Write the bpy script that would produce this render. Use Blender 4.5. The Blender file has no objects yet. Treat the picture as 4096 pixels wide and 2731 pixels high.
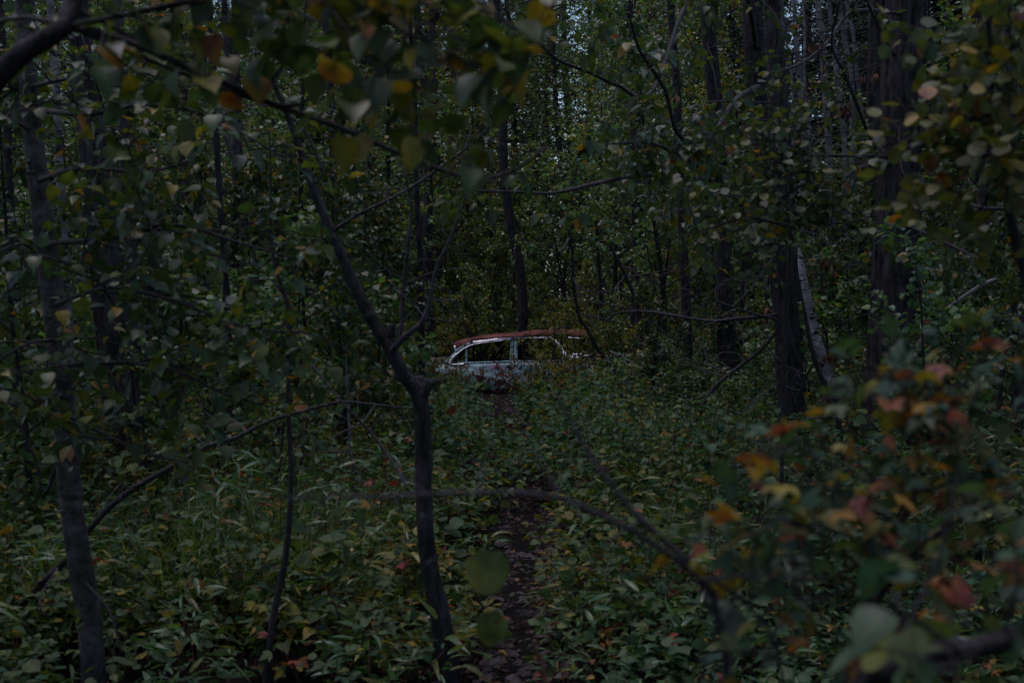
import bpy, math, random
import numpy as np
from math import radians, sin, cos, pi

sc = bpy.context.scene
COL = sc.collection

# ------------------------------------------------------------------ camera
EYE = np.array([0.0, 0.0, 1.6])
FPX = 1422.2
PITCH = radians(1.25)
cam_d = bpy.data.cameras.new("camera")
cam_d.lens = 50.0; cam_d.sensor_width = 36.0
cam_d.clip_start = 0.05; cam_d.clip_end = 500
cam_d.dof.use_dof = True
cam_d.dof.focus_distance = 24.0
cam_d.dof.aperture_fstop = 5.6
cam_d.dof.aperture_blades = 0
cam = bpy.data.objects.new("camera", cam_d); COL.objects.link(cam)
cam.location = EYE; cam.rotation_euler = (radians(90) - PITCH, 0, 0)
sc.camera = cam

# ------------------------------------------------------------------ light
SUN_EL, SUN_AZ = 78, -70          # degrees; azimuth from +Y towards +X
w = bpy.data.worlds.new("World"); sc.world = w; w.use_nodes = True
wn = w.node_tree; bg = wn.nodes["Background"]
sky = wn.nodes.new("ShaderNodeTexSky"); sky.sky_type = 'NISHITA'; sky.sun_disc = False
sky.sun_elevation = radians(SUN_EL); sky.sun_rotation = radians(SUN_AZ)
wn.links.new(sky.outputs[0], bg.inputs[0]); bg.inputs[1].default_value = 0.08
sd = bpy.data.lights.new("sun", 'SUN'); sd.energy = 1.3; sd.angle = radians(40); sd.color = (1.0, 0.87, 0.96)
so = bpy.data.objects.new("sun", sd); COL.objects.link(so)
so.rotation_euler = (radians(90 - SUN_EL), 0, radians(180 - SUN_AZ))
sc.view_settings.view_transform = 'Standard'; sc.view_settings.look = 'None'
sc.view_settings.gamma = 1.0
sc.view_settings.exposure = 0.8
sc.cycles.max_bounces = 5; sc.cycles.diffuse_bounces = 3; sc.cycles.glossy_bounces = 2
sc.cycles.transmission_bounces = 3; sc.cycles.transparent_max_bounces = 4
sc.cycles.use_adaptive_sampling = False
sc.cycles.use_denoising = True

# ------------------------------------------------------------------ helpers
def P(vx, vy, D):
    """direction through a measured spot of the view, taken at distance D in front"""
    u = vx / 2.2969; v = vy / 2.2969
    x = (u - 512) / FPX; up = (341 - v) / FPX
    d = np.array([x, cos(PITCH) + up * sin(PITCH), -sin(PITCH) + up * cos(PITCH)])
    return EYE + d * (D / d[1])

def rnd(seed): return np.random.default_rng(seed)

def snoise(p, seed=0, scale=1.0, octs=3):
    """smooth pseudo noise, p (N,3) -> (N,) about -1..1"""
    g = rnd(seed); out = np.zeros(len(p)); a = 1.0; f = scale; tot = 0
    for o in range(octs):
        for k in range(4):
            v = g.normal(size=3); v /= np.linalg.norm(v)
            w_ = g.normal(size=3)
            out += a * np.sin((p @ v) * f * 2 * pi + g.uniform(0, 6.28) + 0.8 * np.sin((p @ w_) * f * 2.3)) / 2
        tot += a; a *= 0.55; f *= 2.1
    return out / (tot * 1.4)

PATH = np.array([[0, 0.02], [6, 0.0], [8.9, 0.02], [10.7, 0.10], [13.8, 0.30], [16, 0.10], [18.2, -0.15], [22, -0.25], [25, -0.28]])
def path_x(y): return np.interp(y, PATH[:, 0], PATH[:, 1])
def gz(x, y):
    x = np.asarray(x, float); y = np.asarray(y, float)
    p = np.stack([x, y, x * 0], -1).reshape(-1, 3)
    z = snoise(p, 5, 0.12, 3) * 0.07
    z = z.reshape(x.shape)
    z = z + .20 * np.exp(-((y - 25.6) / 1.9) ** 2) * np.exp(-(x / 4.5) ** 2)
    d = np.abs(x - path_x(y))
    z = z - 0.04 * np.exp(-(d / 0.35) ** 2) * (y < 25.5)
    z = z * np.clip((y - 0.0) / 3, 0, 1) + np.clip(y - 32, 0, 80) * 0.012
    return z

class Buf:
    def __init__(s): s.v = []; s.f4 = []; s.f3 = []; s.a = []; s.n = 0
    def add(s, v, f4=None, f3=None, a=None):
        v = np.asarray(v, np.float32)
        if f4 is not None and len(f4): s.f4.append(np.asarray(f4, np.int64) + s.n)
        if f3 is not None and len(f3): s.f3.append(np.asarray(f3, np.int64) + s.n)
        s.v.append(v)
        s.a.append(np.zeros((len(v), 3), np.float32) if a is None else np.asarray(a, np.float32))
        s.n += len(v)
    def mesh(s, name, mat, smooth=True):
        me = bpy.data.meshes.new(name)
        v = np.concatenate(s.v); a = np.concatenate(s.a)
        f4 = np.concatenate(s.f4) if s.f4 else np.zeros((0, 4), np.int64)
        f3 = np.concatenate(s.f3) if s.f3 else np.zeros((0, 3), np.int64)
        me.vertices.add(len(v)); me.vertices.foreach_set("co", v.ravel())
        nl = len(f4) * 4 + len(f3) * 3
        me.loops.add(nl)
        me.loops.foreach_set("vertex_index", np.concatenate([f4.ravel(), f3.ravel()]).astype(np.int32))
        me.polygons.add(len(f4) + len(f3))
        ls = np.concatenate([np.arange(len(f4)) * 4, len(f4) * 4 + np.arange(len(f3)) * 3]).astype(np.int32)
        me.polygons.foreach_set("loop_start", ls)
        me.polygons.foreach_set("use_smooth", np.full(len(ls), smooth))
        at = me.attributes.new("luv", 'FLOAT_VECTOR', 'POINT'); at.data.foreach_set("vector", a.ravel())
        me.update(calc_edges=True)
        me.materials.append(mat)
        return me

def link(name, me, parent=None, loc=(0, 0, 0), rz=0, sc_=None):
    o = bpy.data.objects.new(name, me); COL.objects.link(o)
    o.location = [float(c) for c in loc]; o.rotation_euler = (0, 0, rz)
    if sc_ is not None: o.scale = (sc_, sc_, sc_) if np.isscalar(sc_) else sc_
    if parent: o.parent = parent
    return o

def thing(name, label, cat, loc=(0, 0, 0), rz=0, group=None, sc_=None):
    o = link(name, None, None, loc, rz, sc_)
    o.empty_display_size = 0.2
    o['label'] = label; o['category'] = cat
    if group: o['group'] = group
    return o

def part(name, buf, mat, parent, smooth=True):
    """world-built buffer -> child mesh in the parent's space"""
    me = buf.mesh(name, mat, smooth)
    l = parent.location
    if l.length > 0:
        from mathutils import Matrix
        me.transform(Matrix.Translation(-l))
    return link(name, me, parent)

def struct(name, buf, mat, kind='structure', smooth=True, label=None, cat=None):
    o = link(name, buf.mesh(name, mat, smooth)); o['kind'] = kind
    if label: o['label'] = label
    if cat: o['category'] = cat
    return o

def norm(v): 
    v = np.asarray(v, float); return v / (np.linalg.norm(v, axis=-1, keepdims=True) + 1e-9)

def smooth_path(pts, rad, step):
    """Catmull-Rom resample of points with radii"""
    pts = np.asarray(pts, float); rad = np.asarray(rad, float)
    q = np.column_stack([pts, rad])
    if len(q) == 2:
        n = max(2, int(np.linalg.norm(pts[1] - pts[0]) / step) + 1)
        t = np.linspace(0, 1, n)[:, None]; o = q[0] * (1 - t) + q[1] * t
        return o[:, :3], o[:, 3]
    e = np.vstack([2 * q[0] - q[1], q, 2 * q[-1] - q[-2]]); out = []
    for i in range(1, len(e) - 2):
        L = np.linalg.norm(e[i + 1, :3] - e[i, :3]); n = max(1, int(round(L / step)))
        for k in range(n):
            t = k / n
            out.append(0.5 * ((2 * e[i]) + (-e[i - 1] + e[i + 1]) * t + (2 * e[i - 1] - 5 * e[i] + 4 * e[i + 1] - e[i + 2]) * t * t
                              + (-e[i - 1] + 3 * e[i] - 3 * e[i + 1] + e[i + 2]) * t ** 3))
    out.append(e[-2]); out = np.array(out)
    return out[:, :3], np.maximum(out[:, 3], 0.0006)

def tube(buf, pts, rad, sides=6, jit=0.0, seed=0, flute=0.0, cap=True):
    pts = np.asarray(pts, float); rad = np.broadcast_to(np.asarray(rad, float), (len(pts),))
    n = len(pts); t = np.gradient(pts, axis=0) if n > 1 else np.array([[0, 0, 1.0]])
    t = norm(t)
    ref = np.array([0.13, 1.0, 0.07]) if abs(t[0][1]) < 0.9 else np.array([1.0, 0.1, 0.0])
    a = norm(ref - (t @ ref)[:, None] * t); b = np.cross(t, a)
    th = np.arange(sides) * 2 * pi / sides
    r = np.repeat(rad[:, None], sides, 1)
    ln = np.concatenate([[0], np.cumsum(np.linalg.norm(np.diff(pts, axis=0), axis=1))])
    if jit or flute:
        pp = np.stack([np.cos(th)[None, :] * 0.5 + ln[:, None] * 0, np.sin(th)[None, :] * 0.5 + 0 * ln[:, None], ln[:, None] * 2.5 + 0 * th[None, :]], -1).reshape(-1, 3)
        if jit: r = r * (1 + jit * snoise(pp, seed, 1.0, 3).reshape(n, sides))
        if flute:
            q = pp.copy(); q[:, 2] *= 0.18
            s1 = snoise(q, seed + 9, 5.0, 3).reshape(n, sides)
            r = r * (1 - flute * np.clip(1 - 3.2 * np.abs(s1), 0, 1) + 0.02 * snoise(pp, seed + 3, 6, 2).reshape(n, sides))
    v = pts[:, None, :] + (np.cos(th)[None, :, None] * a[:, None, :] + np.sin(th)[None, :, None] * b[:, None, :]) * r[..., None]
    v = v.reshape(-1, 3)
    i = np.arange(n - 1)[:, None] * sides; j = np.arange(sides)[None, :]; j2 = (j + 1) % sides
    f = np.stack([i + j, i + j2, i + sides + j2, i + sides + j], -1).reshape(-1, 4)
    at = np.stack([np.tile(th / (2 * pi), n), np.repeat(ln, sides), np.full(n * sides, (seed % 17) / 17.0)], -1)
    if cap:
        v = np.vstack([v, pts[-1] + t[-1] * rad[-1] * 0.5]); at = np.vstack([at, [0, ln[-1], 0]])
        k = n * sides; base = (n - 1) * sides
        f3 = [[base + q, base + (q + 1) % sides, k] for q in range(sides)]
        buf.add(v, f, f3, at)
    else: buf.add(v, f, None, at)

# ---- leaf templates: rows of (t along, half width), folded and drooped
def leaf_tpl(rows, fold=0.25, bend=0.15, wave=0.0):
    """returns verts (x side, y along, z normal), quads, tris, attr (across, along)"""
    v = []; at = []; f4 = []; f3 = []; prev = None
    for k, (t, w_) in enumerate(rows):
        z = -bend * t * t
        if w_ <= 0:
            v.append((0, t, z)); at.append((0, t)); cur = (len(v) - 1,)
        else:
            wz = wave * (1 if k % 2 else -1)
            v += [(-w_, t, z + fold * w_ + wz), (0, t, z), (w_, t, z + fold * w_ + wz)]
            at += [(-1, t), (0, t), (1, t)]; cur = (len(v) - 3, len(v) - 2, len(v) - 1)
        if prev is not None:
            if len(prev) == 1 and len(cur) == 3: f3 += [(prev[0], cur[1], cur[0]), (prev[0], cur[2], cur[1])]
            elif len(prev) == 3 and len(cur) == 1: f3 += [(prev[0], prev[1], cur[0]), (prev[1], prev[2], cur[0])]
            elif len(prev) == 3: f4 += [(prev[0], prev[1], cur[1], cur[0]), (prev[1], prev[2], cur[2], cur[1])]
        prev = cur
    return np.array(v, float), np.array(f4, int).reshape(-1, 4), np.array(f3, int).reshape(-1, 3), np.array(at, float)

POPLAR = leaf_tpl([(0, 0), (0.03, .20), (0.14, .34), (0.3, .40), (0.47, .36), (0.63, .27), (0.78, .15), (0.9, .06), (1, 0)], 0.22, 0.22, 0.008)
POPLAR_M = leaf_tpl([(0, 0), (0.12, .33), (0.38, .39), (0.68, .24), (1, 0)], 0.25, 0.2)
ROUND = leaf_tpl([(0, 0), (0.06, .25), (0.22, .42), (0.45, .47), (0.68, .40), (0.86, .22), (1, 0)], 0.18, 0.12, 0.01)
ROUND_M = leaf_tpl([(0, 0), (0.2, .40), (0.6, .43), (1, 0)], 0.22, 0.1)
LANCE = leaf_tpl([(0, 0), (0.15, .07), (0.45, .10), (0.75, .06), (1, 0)], 0.3, 0.45)
BLADE = leaf_tpl([(0, .007), (0.35, .009), (0.7, .006), (1, 0)], 0.1, 0.6)
FAR = leaf_tpl([(0, 0), (0.42, .42), (1, 0)], 0.3, 0.1)
NEEDLE = leaf_tpl([(0, 0), (0.5, .10), (1, 0)], 0.1, 0.1)
def lobed_tpl():
    # three joined pointed lobes
    V = []; Q = []; T = []; A = []; n = 0
    for ang, L_, w_ in ((0, 1.0, 1.0), (.85, .74, .85), (-.85, .74, .85)):
        v, f4, f3, at = leaf_tpl([(0, 0), (.12, .10), (.35, .20), (.55, .27), (.72, .16), (.86, .09), (1, 0)], .2, .16)
        v = v * L_ * [w_, 1, 1]; c, s_ = cos(ang), sin(ang)
        v = np.stack([v[:, 0] * c + v[:, 1] * s_, -v[:, 0] * s_ + v[:, 1] * c, v[:, 2] - (.012 if ang else 0)], -1)
        V.append(v); Q.append(f4 + n); T.append(f3 + n); A.append(at); n += len(v)
    return np.concatenate(V), np.concatenate(Q), np.concatenate(T), np.concatenate(A)
LOBED = lobed_tpl()
LOBED_M = leaf_tpl([(0, 0), (0.12, .22), (0.3, .28), (0.45, .5), (0.55, .28), (0.72, .20), (1, 0)], 0.2, 0.12)

class Leaves:
    def __init__(s): s.p = []; s.d = []; s.n = []; s.s = []; s.t = []
    def add(s, p, d, n, size, tint):
        s.p.append(np.atleast_2d(p)); s.d.append(np.atleast_2d(d)); s.n.append(np.atleast_2d(n))
        s.s.append(np.atleast_1d(size)); s.t.append(np.atleast_1d(tint))
    def count(s): return sum(len(x) for x in s.s)
    def bake(s, tpl, buf=None):
        buf = buf or Buf()
        tv, t4, t3, ta = tpl
        p = np.concatenate(s.p); d = norm(np.concatenate(s.d)); n = np.concatenate(s.n)
        S = np.concatenate(s.s); T = np.concatenate(s.t)
        n = norm(n - np.sum(n * d, 1, keepdims=True) * d + 1e-6); side = np.cross(d, n)
        N, m = len(p), len(tv)
        g = rnd(N + 7)
        wj = g.uniform(.85, 1.15, N); bj = g.uniform(.3, 1.9, N)
        v = p[:, None, :] + S[:, None, None] * (tv[None, :, 0:1] * wj[:, None, None] * side[:, None, :] + tv[None, :, 1:2] * d[:, None, :] + tv[None, :, 2:3] * bj[:, None, None] * n[:, None, :])
        at = np.empty((N, m, 3)); at[:, :, 0] = ta[None, :, 0]; at[:, :, 1] = ta[None, :, 1]; at[:, :, 2] = T[:, None]
        off = (np.arange(N) * m)[:, None, None]
        buf.add(v.reshape(-1, 3), (t4[None] + off).reshape(-1, 4) if len(t4) else None, (t3[None] + off).reshape(-1, 3) if len(t3) else None, at.reshape(-1, 3))
        return buf

def tints(g, n, mu=.35, sd=.13, py=.04, po=.01, pr=0.0):
    t = np.clip(g.normal(mu, sd, n), 0, .74)
    r = g.uniform(size=n)
    t = np.where(r < py, g.uniform(.76, .86, n), t)
    t = np.where((r >= py) & (r < py + po), g.uniform(.87, .94, n), t)
    t = np.where((r >= py + po) & (r < py + po + pr), g.uniform(.96, 1.0, n), t)
    return t

def wander(g, start, d, L, n, wob=.25, grav=0.0):
    pts = [np.array(start, float)]; d = norm(d); st = L / n
    for k in range(n):
        d = norm(d + g.normal(size=3) * wob + np.array([0, 0, grav]))
        pts.append(pts[-1] + d * st)
    return np.array(pts)

def at_path(pts, t):
    n = len(pts) - 1; x = t * n; i = min(int(x), n - 1); f = x - i
    return pts[i] * (1 - f) + pts[i + 1] * f, norm(pts[i + 1] - pts[i])

def put_leaves(g, lv, pts, n, size, spread, tk, t0=0.15, droop=.5, up=1.0, wood=None, petiole=0.0, jn=.5):
    """n leaves along a twig; each stands off on a petiole"""
    pts = np.asarray(pts)
    m = len(pts) - 1
    x = np.clip(g.uniform(t0, 1.02, n), 0, .999) * m; i = x.astype(int); f = (x - i)[:, None]
    p = pts[i] * (1 - f) + pts[i + 1] * f
    ax = norm(pts[i + 1] - pts[i])
    out = norm(g.normal(size=(n, 3)) + ax * .5 + np.array([0, 0, -.25]))
    q = p + out * (g.uniform(.3, 1, n) * spread)[:, None]
    if wood is not None and petiole > 0:
        for k in range(n): tube(wood, [p[k], (p[k] + q[k]) / 2 + [0, 0, petiole], q[k]], [petiole, petiole * .8, petiole * .7], 3, cap=False)
    d = norm(out * 1.0 + np.array([0, 0, -droop]) + g.normal(size=(n, 3)) * .35)
    nn = norm(np.array([0, 0, up]) + g.normal(size=(n, 3)) * jn + out * .2)
    s = size * g.uniform(.65, 1.25, n)
    lv.add(q, d, nn, s, tk(g, n))

def spray(g, wood, lv, pts, rad, ntw, L, nlf, size, tk, spread=.05, t0=.1, droop=.5, wob=.22, grav=-.02, sub=0, petiole=0.0, flat=.35, up=1.0, jn=.5):
    """side twigs off a limb with leaves"""
    for k in range(ntw):
        t = t0 + (1 - t0) * (k + g.uniform(.1, .9)) / ntw
        p, ax = at_path(pts, t)
        o = g.normal(size=3); o[2] = o[2] * flat + .15
        d = norm(norm(o - (o @ ax) * ax) + ax * g.uniform(.2, .9))
        l = L * g.uniform(.5, 1.2) * (1.15 - .6 * t)
        tp = wander(g, p, d, l, 5, wob, grav)
        r0 = max(.0012, l * .011)
        tube(wood, tp, np.linspace(r0, r0 * .35, len(tp)), 4)
        put_leaves(g, lv, tp, max(1, int(nlf * l / L)), size, spread, tk, .15, droop, up, wood=wood if petiole else None, petiole=petiole, jn=jn)
        for q in range(sub):
            p2, a2 = at_path(tp, g.uniform(.2, .9)); d2 = norm(a2 + g.normal(size=3) * .8)
            t2 = wander(g, p2, d2, l * .5, 4, wob, grav)
            tube(wood, t2, np.linspace(r0 * .6, r0 * .25, len(t2)), 4)
            put_leaves(g, lv, t2, max(1, nlf // 2), size, spread, tk, .1, droop, up, wood=wood if petiole else None, petiole=petiole, jn=jn)

def bare(g, wood, pts, n, L, r, t0=0.0, t1=1.0, sub=2, wob=.2, grav=0.0, flat=.5):
    """dead twigs"""
    for k in range(n):
        p, ax = at_path(pts, g.uniform(t0, t1)); o = g.normal(size=3); o[2] *= flat
        d = norm(norm(o - (o @ ax) * ax) + ax * .35)
        l = L * g.uniform(.4, 1.2); tp = wander(g, p, d, l, 7, wob, grav)
        tube(wood, tp, np.linspace(r, r * .25, len(tp)), 5)
        for q in range(sub):
            p2, a2 = at_path(tp, g.uniform(.2, .9))
            t2 = wander(g, p2, norm(a2 + g.normal(size=3) * .7), l * g.uniform(.25, .6), 5, wob, grav)
            tube(wood, t2, np.linspace(r * .5, r * .15, len(t2)), 4)
            for q2 in range(1 if sub > 1 else 0):
                p3, a3 = at_path(t2, g.uniform(.3, .9))
                t3 = wander(g, p3, norm(a3 + g.normal(size=3) * .8), l * .2, 3, wob, grav)
                tube(wood, t3, np.linspace(r * .3, r * .12, len(t3)), 3)

# ------------------------------------------------------------------ materials
def nt(name):
    m = bpy.data.materials.new(name); m.use_nodes = True
    n = m.node_tree; n.nodes.clear()
    out = n.nodes.new("ShaderNodeOutputMaterial"); return m, n, out
def N(n, t, **k):
    x = n.nodes.new(t)
    for a, b in k.items():
        if a.startswith('i_'):
            key = a[2:]; key = int(key) if key.isdigit() else key.replace('_', ' ')
            x.inputs[key].default_value = b
        else: setattr(x, a, b)
    return x
def ramp(n, stops, interp='LINEAR'):
    r = n.nodes.new("ShaderNodeValToRGB"); e = r.color_ramp.elements; r.color_ramp.interpolation = interp
    while len(e) < len(stops): e.new(.5)
    for k, (p, c) in enumerate(stops): e[k].position = p; e[k].color = (c[0], c[1], c[2], 1)
    return r

def leaf_mat(name, g0, g1, g2, rough=.42, trans=.22, spec=.5, veins=False, scale=1.0):
    m, n, out = nt(name); L = n.links.new
    at = N(n, "ShaderNodeAttribute", attribute_name="luv"); sep = N(n, "ShaderNodeSeparateXYZ"); L(at.outputs['Vector'], sep.inputs[0])
    oi = N(n, "ShaderNodeObjectInfo")
    ad = N(n, "ShaderNodeMath", operation='MULTIPLY_ADD', i_1=.12, i_2=-.06); L(oi.outputs['Random'], ad.inputs[0])
    sm = N(n, "ShaderNodeMath", operation='ADD'); L(sep.outputs['Z'], sm.inputs[0]); 
    # object-wide tint shift only below the autumn hues
    lt = N(n, "ShaderNodeMath", operation='LESS_THAN', i_1=.75); L(sep.outputs['Z'], lt.inputs[0])
    mu = N(n, "ShaderNodeMath", operation='MULTIPLY'); L(ad.outputs[0], mu.inputs[0]); L(lt.outputs[0], mu.inputs[1]); L(mu.outputs[0], sm.inputs[1])
    r = ramp(n, [(0, g0), (.38, g1), (.68, g2), (.78, (.14, .12, .018)), (.86, (.19, .115, .020)), (.92, (.18, .070, .020)), (.96, (.13, .030, .020)), (1, (.15, .022, .022))])
    no = N(n, "ShaderNodeTexNoise", i_Scale=26.0, i_Detail=3.0); tc = N(n, "ShaderNodeTexCoord"); L(tc.outputs['Object'], no.inputs['Vector'])
    if veins:
        na = N(n, "ShaderNodeTexNoise", i_Scale=19.0, i_Detail=2.0); L(tc.outputs['Object'], na.inputs['Vector'])
        nb = N(n, "ShaderNodeMath", operation='MULTIPLY_ADD', i_1=.28, i_2=-.15); L(na.outputs[0], nb.inputs[0])
        nc = N(n, "ShaderNodeMath", operation='ADD'); L(nb.outputs[0], nc.inputs[0]); L(sm.outputs[0], nc.inputs[1]); L(nc.outputs[0], r.inputs[0])
    else: L(sm.outputs[0], r.inputs[0])
    rr = ramp(n, [(.35, (.62, .62, .62)), (.65, (1.3, 1.3, 1.3))]); L(no.outputs[0], rr.inputs[0])
    mx = N(n, "ShaderNodeMix", data_type='RGBA', blend_type='MULTIPLY', i_0=1.0); L(r.outputs[0], mx.inputs[6]); L(rr.outputs[0], mx.inputs[7])
    col = mx.outputs[2]
    if veins:
        ab = N(n, "ShaderNodeMath", operation='ABSOLUTE'); L(sep.outputs['X'], ab.inputs[0])
        v1 = ramp(n, [(0, (1, 1, 1)), (.07, (0, 0, 0))]); L(ab.outputs[0], v1.inputs[0])
        # side veins rise from the midrib
        k1 = N(n, "ShaderNodeMath", operation='MULTIPLY_ADD', i_1=-.35); L(ab.outputs[0], k1.inputs[0]); L(sep.outputs['Y'], k1.inputs[2])
        k2 = N(n, "ShaderNodeMath", operation='MULTIPLY', i_1=7.0); L(k1.outputs[0], k2.inputs[0])
        k3 = N(n, "ShaderNodeMath", operation='FRACT'); L(k2.outputs[0], k3.inputs[0])
        v2 = ramp(n, [(0, (.45, .45, .45)), (.10, (0, 0, 0)), (.9, (0, 0, 0)), (1, (.45, .45, .45))]); L(k3.outputs[0], v2.inputs[0])
        mxv = N(n, "ShaderNodeMath", operation='MAXIMUM'); L(v1.outputs[0], mxv.inputs[0]); L(v2.outputs[0], mxv.inputs[1])
        m3 = N(n, "ShaderNodeMix", data_type='RGBA', blend_type='MIX'); L(mxv.outputs[0], m3.inputs[0])
        li = N(n, "ShaderNodeMix", data_type='RGBA', blend_type='MIX', i_0=.28); li.inputs[7].default_value = (.16, .17, .06, 1); L(col, li.inputs[6])
        L(col, m3.inputs[6]); L(li.outputs[2], m3.inputs[7]); col = m3.outputs[2]
        # brown blemishes
        n2 = N(n, "ShaderNodeTexNoise", i_Scale=95.0, i_Detail=1.0); L(tc.outputs['Object'], n2.inputs['Vector'])
        r2 = ramp(n, [(.70, (0, 0, 0)), (.74, (1, 1, 1))]); L(n2.outputs[0], r2.inputs[0])
        m4 = N(n, "ShaderNodeMix", data_type='RGBA', blend_type='MIX'); L(r2.outputs[0], m4.inputs[0]); L(col, m4.inputs[6]); m4.inputs[7].default_value = (.06, .03, .012, 1)
        col = m4.outputs[2]
    b = N(n, "ShaderNodeBsdfPrincipled", i_Roughness=rough); b.inputs['Specular IOR Level'].default_value = spec
    L(col, b.inputs['Base Color'])
    tr = N(n, "ShaderNodeBsdfTranslucent"); 
    tb = N(n, "ShaderNodeMix", data_type='RGBA', blend_type='MULTIPLY', i_0=1.0); L(col, tb.inputs[6]); tb.inputs[7].default_value = (1.5, 1.6, .6, 1); L(tb.outputs[2], tr.inputs[0])
    ms = N(n, "ShaderNodeMixShader", i_0=trans); L(b.outputs[0], ms.inputs[1]); L(tr.outputs[0], ms.inputs[2]); L(ms.outputs[0], out.inputs[0])
    return m

def bark_mat(name, c0, c1, zs=.25, sc_=22., bump=.4, marks=None, rough=.85, lich=.25):
    m, n, out = nt(name); L = n.links.new
    tc = N(n, "ShaderNodeTexCoord"); mp = N(n, "ShaderNodeMapping"); mp.inputs['Scale'].default_value = (1, 1, zs); L(tc.outputs['Object'], mp.inputs[0])
    n1 = N(n, "ShaderNodeTexNoise", i_Scale=sc_, i_Detail=6.0, i_Roughness=.62); L(mp.outputs[0], n1.inputs['Vector'])
    r1 = ramp(n, [(.38, c0), (.62, c1)]); L(n1.outputs[0], r1.inputs[0]); col = r1.outputs[0]
    nb = N(n, "ShaderNodeTexNoise", i_Scale=2.2, i_Detail=4.0); L(tc.outputs['Object'], nb.inputs['Vector'])
    rb = ramp(n, [(.35, (.55, .55, .55)), (.65, (1.35, 1.35, 1.35))]); L(nb.outputs[0], rb.inputs[0])
    mx = N(n, "ShaderNodeMix", data_type='RGBA', blend_type='MULTIPLY', i_0=1.0); L(col, mx.inputs[6]); L(rb.outputs[0], mx.inputs[7]); col = mx.outputs[2]
    if lich:
        nl = N(n, "ShaderNodeTexNoise", i_Scale=17.0, i_Detail=5.0, i_Roughness=.7); L(tc.outputs['Object'], nl.inputs['Vector'])
        rl = ramp(n, [(.60, (0, 0, 0)), (.68, (lich, lich, lich))]); L(nl.outputs[0], rl.inputs[0])
        ml = N(n, "ShaderNodeMix", data_type='RGBA', blend_type='MIX'); L(rl.outputs[0], ml.inputs[0]); L(col, ml.inputs[6]); ml.inputs[7].default_value = (.13, .125, .135, 1); col = ml.outputs[2]
    if marks:
        mk = N(n, "ShaderNodeMapping"); mk.inputs['Scale'].default_value = (1, 1, marks[0]); L(tc.outputs['Object'], mk.inputs[0])
        nm = N(n, "ShaderNodeTexNoise", i_Scale=marks[1], i_Detail=3.0, i_Roughness=.6); L(mk.outputs[0], nm.inputs['Vector'])
        rm = ramp(n, [(marks[2], (0, 0, 0)), (marks[2] + .05, (1, 1, 1))]); L(nm.outputs[0], rm.inputs[0])
        mm = N(n, "ShaderNodeMix", data_type='RGBA', blend_type='MIX'); L(rm.outputs[0], mm.inputs[0]); L(col, mm.inputs[6]); mm.inputs[7].default_value = (.012, .011, .011, 1); col = mm.outputs[2]
    b = N(n, "ShaderNodeBsdfPrincipled", i_Roughness=rough); b.inputs['Specular IOR Level'].default_value = .3
    L(col, b.inputs['Base Color'])
    bp = N(n, "ShaderNodeBump", i_Strength=bump, i_Distance=.04); L(n1.outputs[0], bp.inputs['Height']); L(bp.outputs[0], b.inputs['Normal'])
    L(b.outputs[0], out.inputs[0]); return m

M = {}
M['poplar'] = leaf_mat('poplar_leaf', (.017, .040, .027), (.034, .062, .022), (.082, .090, .018), .40, .32, .30, True)
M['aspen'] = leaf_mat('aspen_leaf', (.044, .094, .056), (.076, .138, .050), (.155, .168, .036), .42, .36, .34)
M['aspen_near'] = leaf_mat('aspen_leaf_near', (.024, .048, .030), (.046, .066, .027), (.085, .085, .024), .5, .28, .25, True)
M['bush'] = leaf_mat('bush_leaf', (.028, .070, .040), (.056, .102, .040), (.115, .126, .030), .52, .34, .22)
M['bush_yellow'] = leaf_mat('yellowing_bush_leaf', (.034, .070, .028), (.074, .098, .026), (.145, .138, .026), .55, .34, .18)
M['herb'] = leaf_mat('herb_leaf', (.016, .050, .031), (.030, .073, .032), (.056, .088, .026), .58, .28, .16)
M['herb_near'] = leaf_mat('herb_leaf_near', (.013, .042, .026), (.024, .060, .025), (.050, .074, .020), .55, .28, .18, True)
M['cranberry'] = leaf_mat('cranberry_leaf', (.018, .048, .038), (.032, .064, .036), (.085, .10, .026), .5, .3, .22, True)
M['grass'] = leaf_mat('grass_blade', (.028, .074, .032), (.048, .10, .034), (.085, .125, .038), .5, .34, .2)
M['willow'] = leaf_mat('willowherb_leaf', (.028, .080, .048), (.046, .108, .050), (.085, .135, .052), .42, .32, .4)
M['spruce'] = leaf_mat('spruce_needle', (.010, .022, .014), (.016, .034, .018), (.028, .045, .018), .6, .05, .3)
M['withered'] = leaf_mat('withered_leaf', (.035, .014, .008), (.075, .028, .014), (.12, .05, .02), .6, .15, .3)
M['bark_dark'] = bark_mat('dark_bark', (.0025, .002, .0025), (.034, .028, .034), .22, 34., 1.0, lich=.5)
M['bark_furrow'] = bark_mat('furrowed_bark', (.0025, .002, .0025), (.050, .041, .048), .14, 22., 1.0, lich=.2)
M['bark_grey'] = bark_mat('smooth_grey_bark', (.014, .012, .013), (.064, .055, .058), .8, 20., .5, marks=(3.0, 5.5, .60), lich=.10)
M['bark_pale'] = bark_mat('pale_birch_bark', (.07, .063, .070), (.18, .165, .178), 1.2, 9., .12, marks=(4.0, 6.0, .58), lich=0)
M['bark_birch'] = bark_mat('white_birch_bark', (.17, .16, .18), (.36, .34, .37), 1.2, 12., .25, marks=(2.5, 9.0, .56), lich=0)
M['twig'] = bark_mat('grey_twig', (.040, .036, .042), (.12, .108, .12), 1, 40., .2, lich=.4)
M['twig_mid'] = bark_mat('brown_grey_twig', (.010, .0085, .011), (.045, .038, .048), 1, 40., .2, lich=.3)
M['twig_dark'] = bark_mat('dark_twig', (.006, .005, .0055), (.026, .022, .024), 1, 40., .2, lich=.12)
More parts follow.
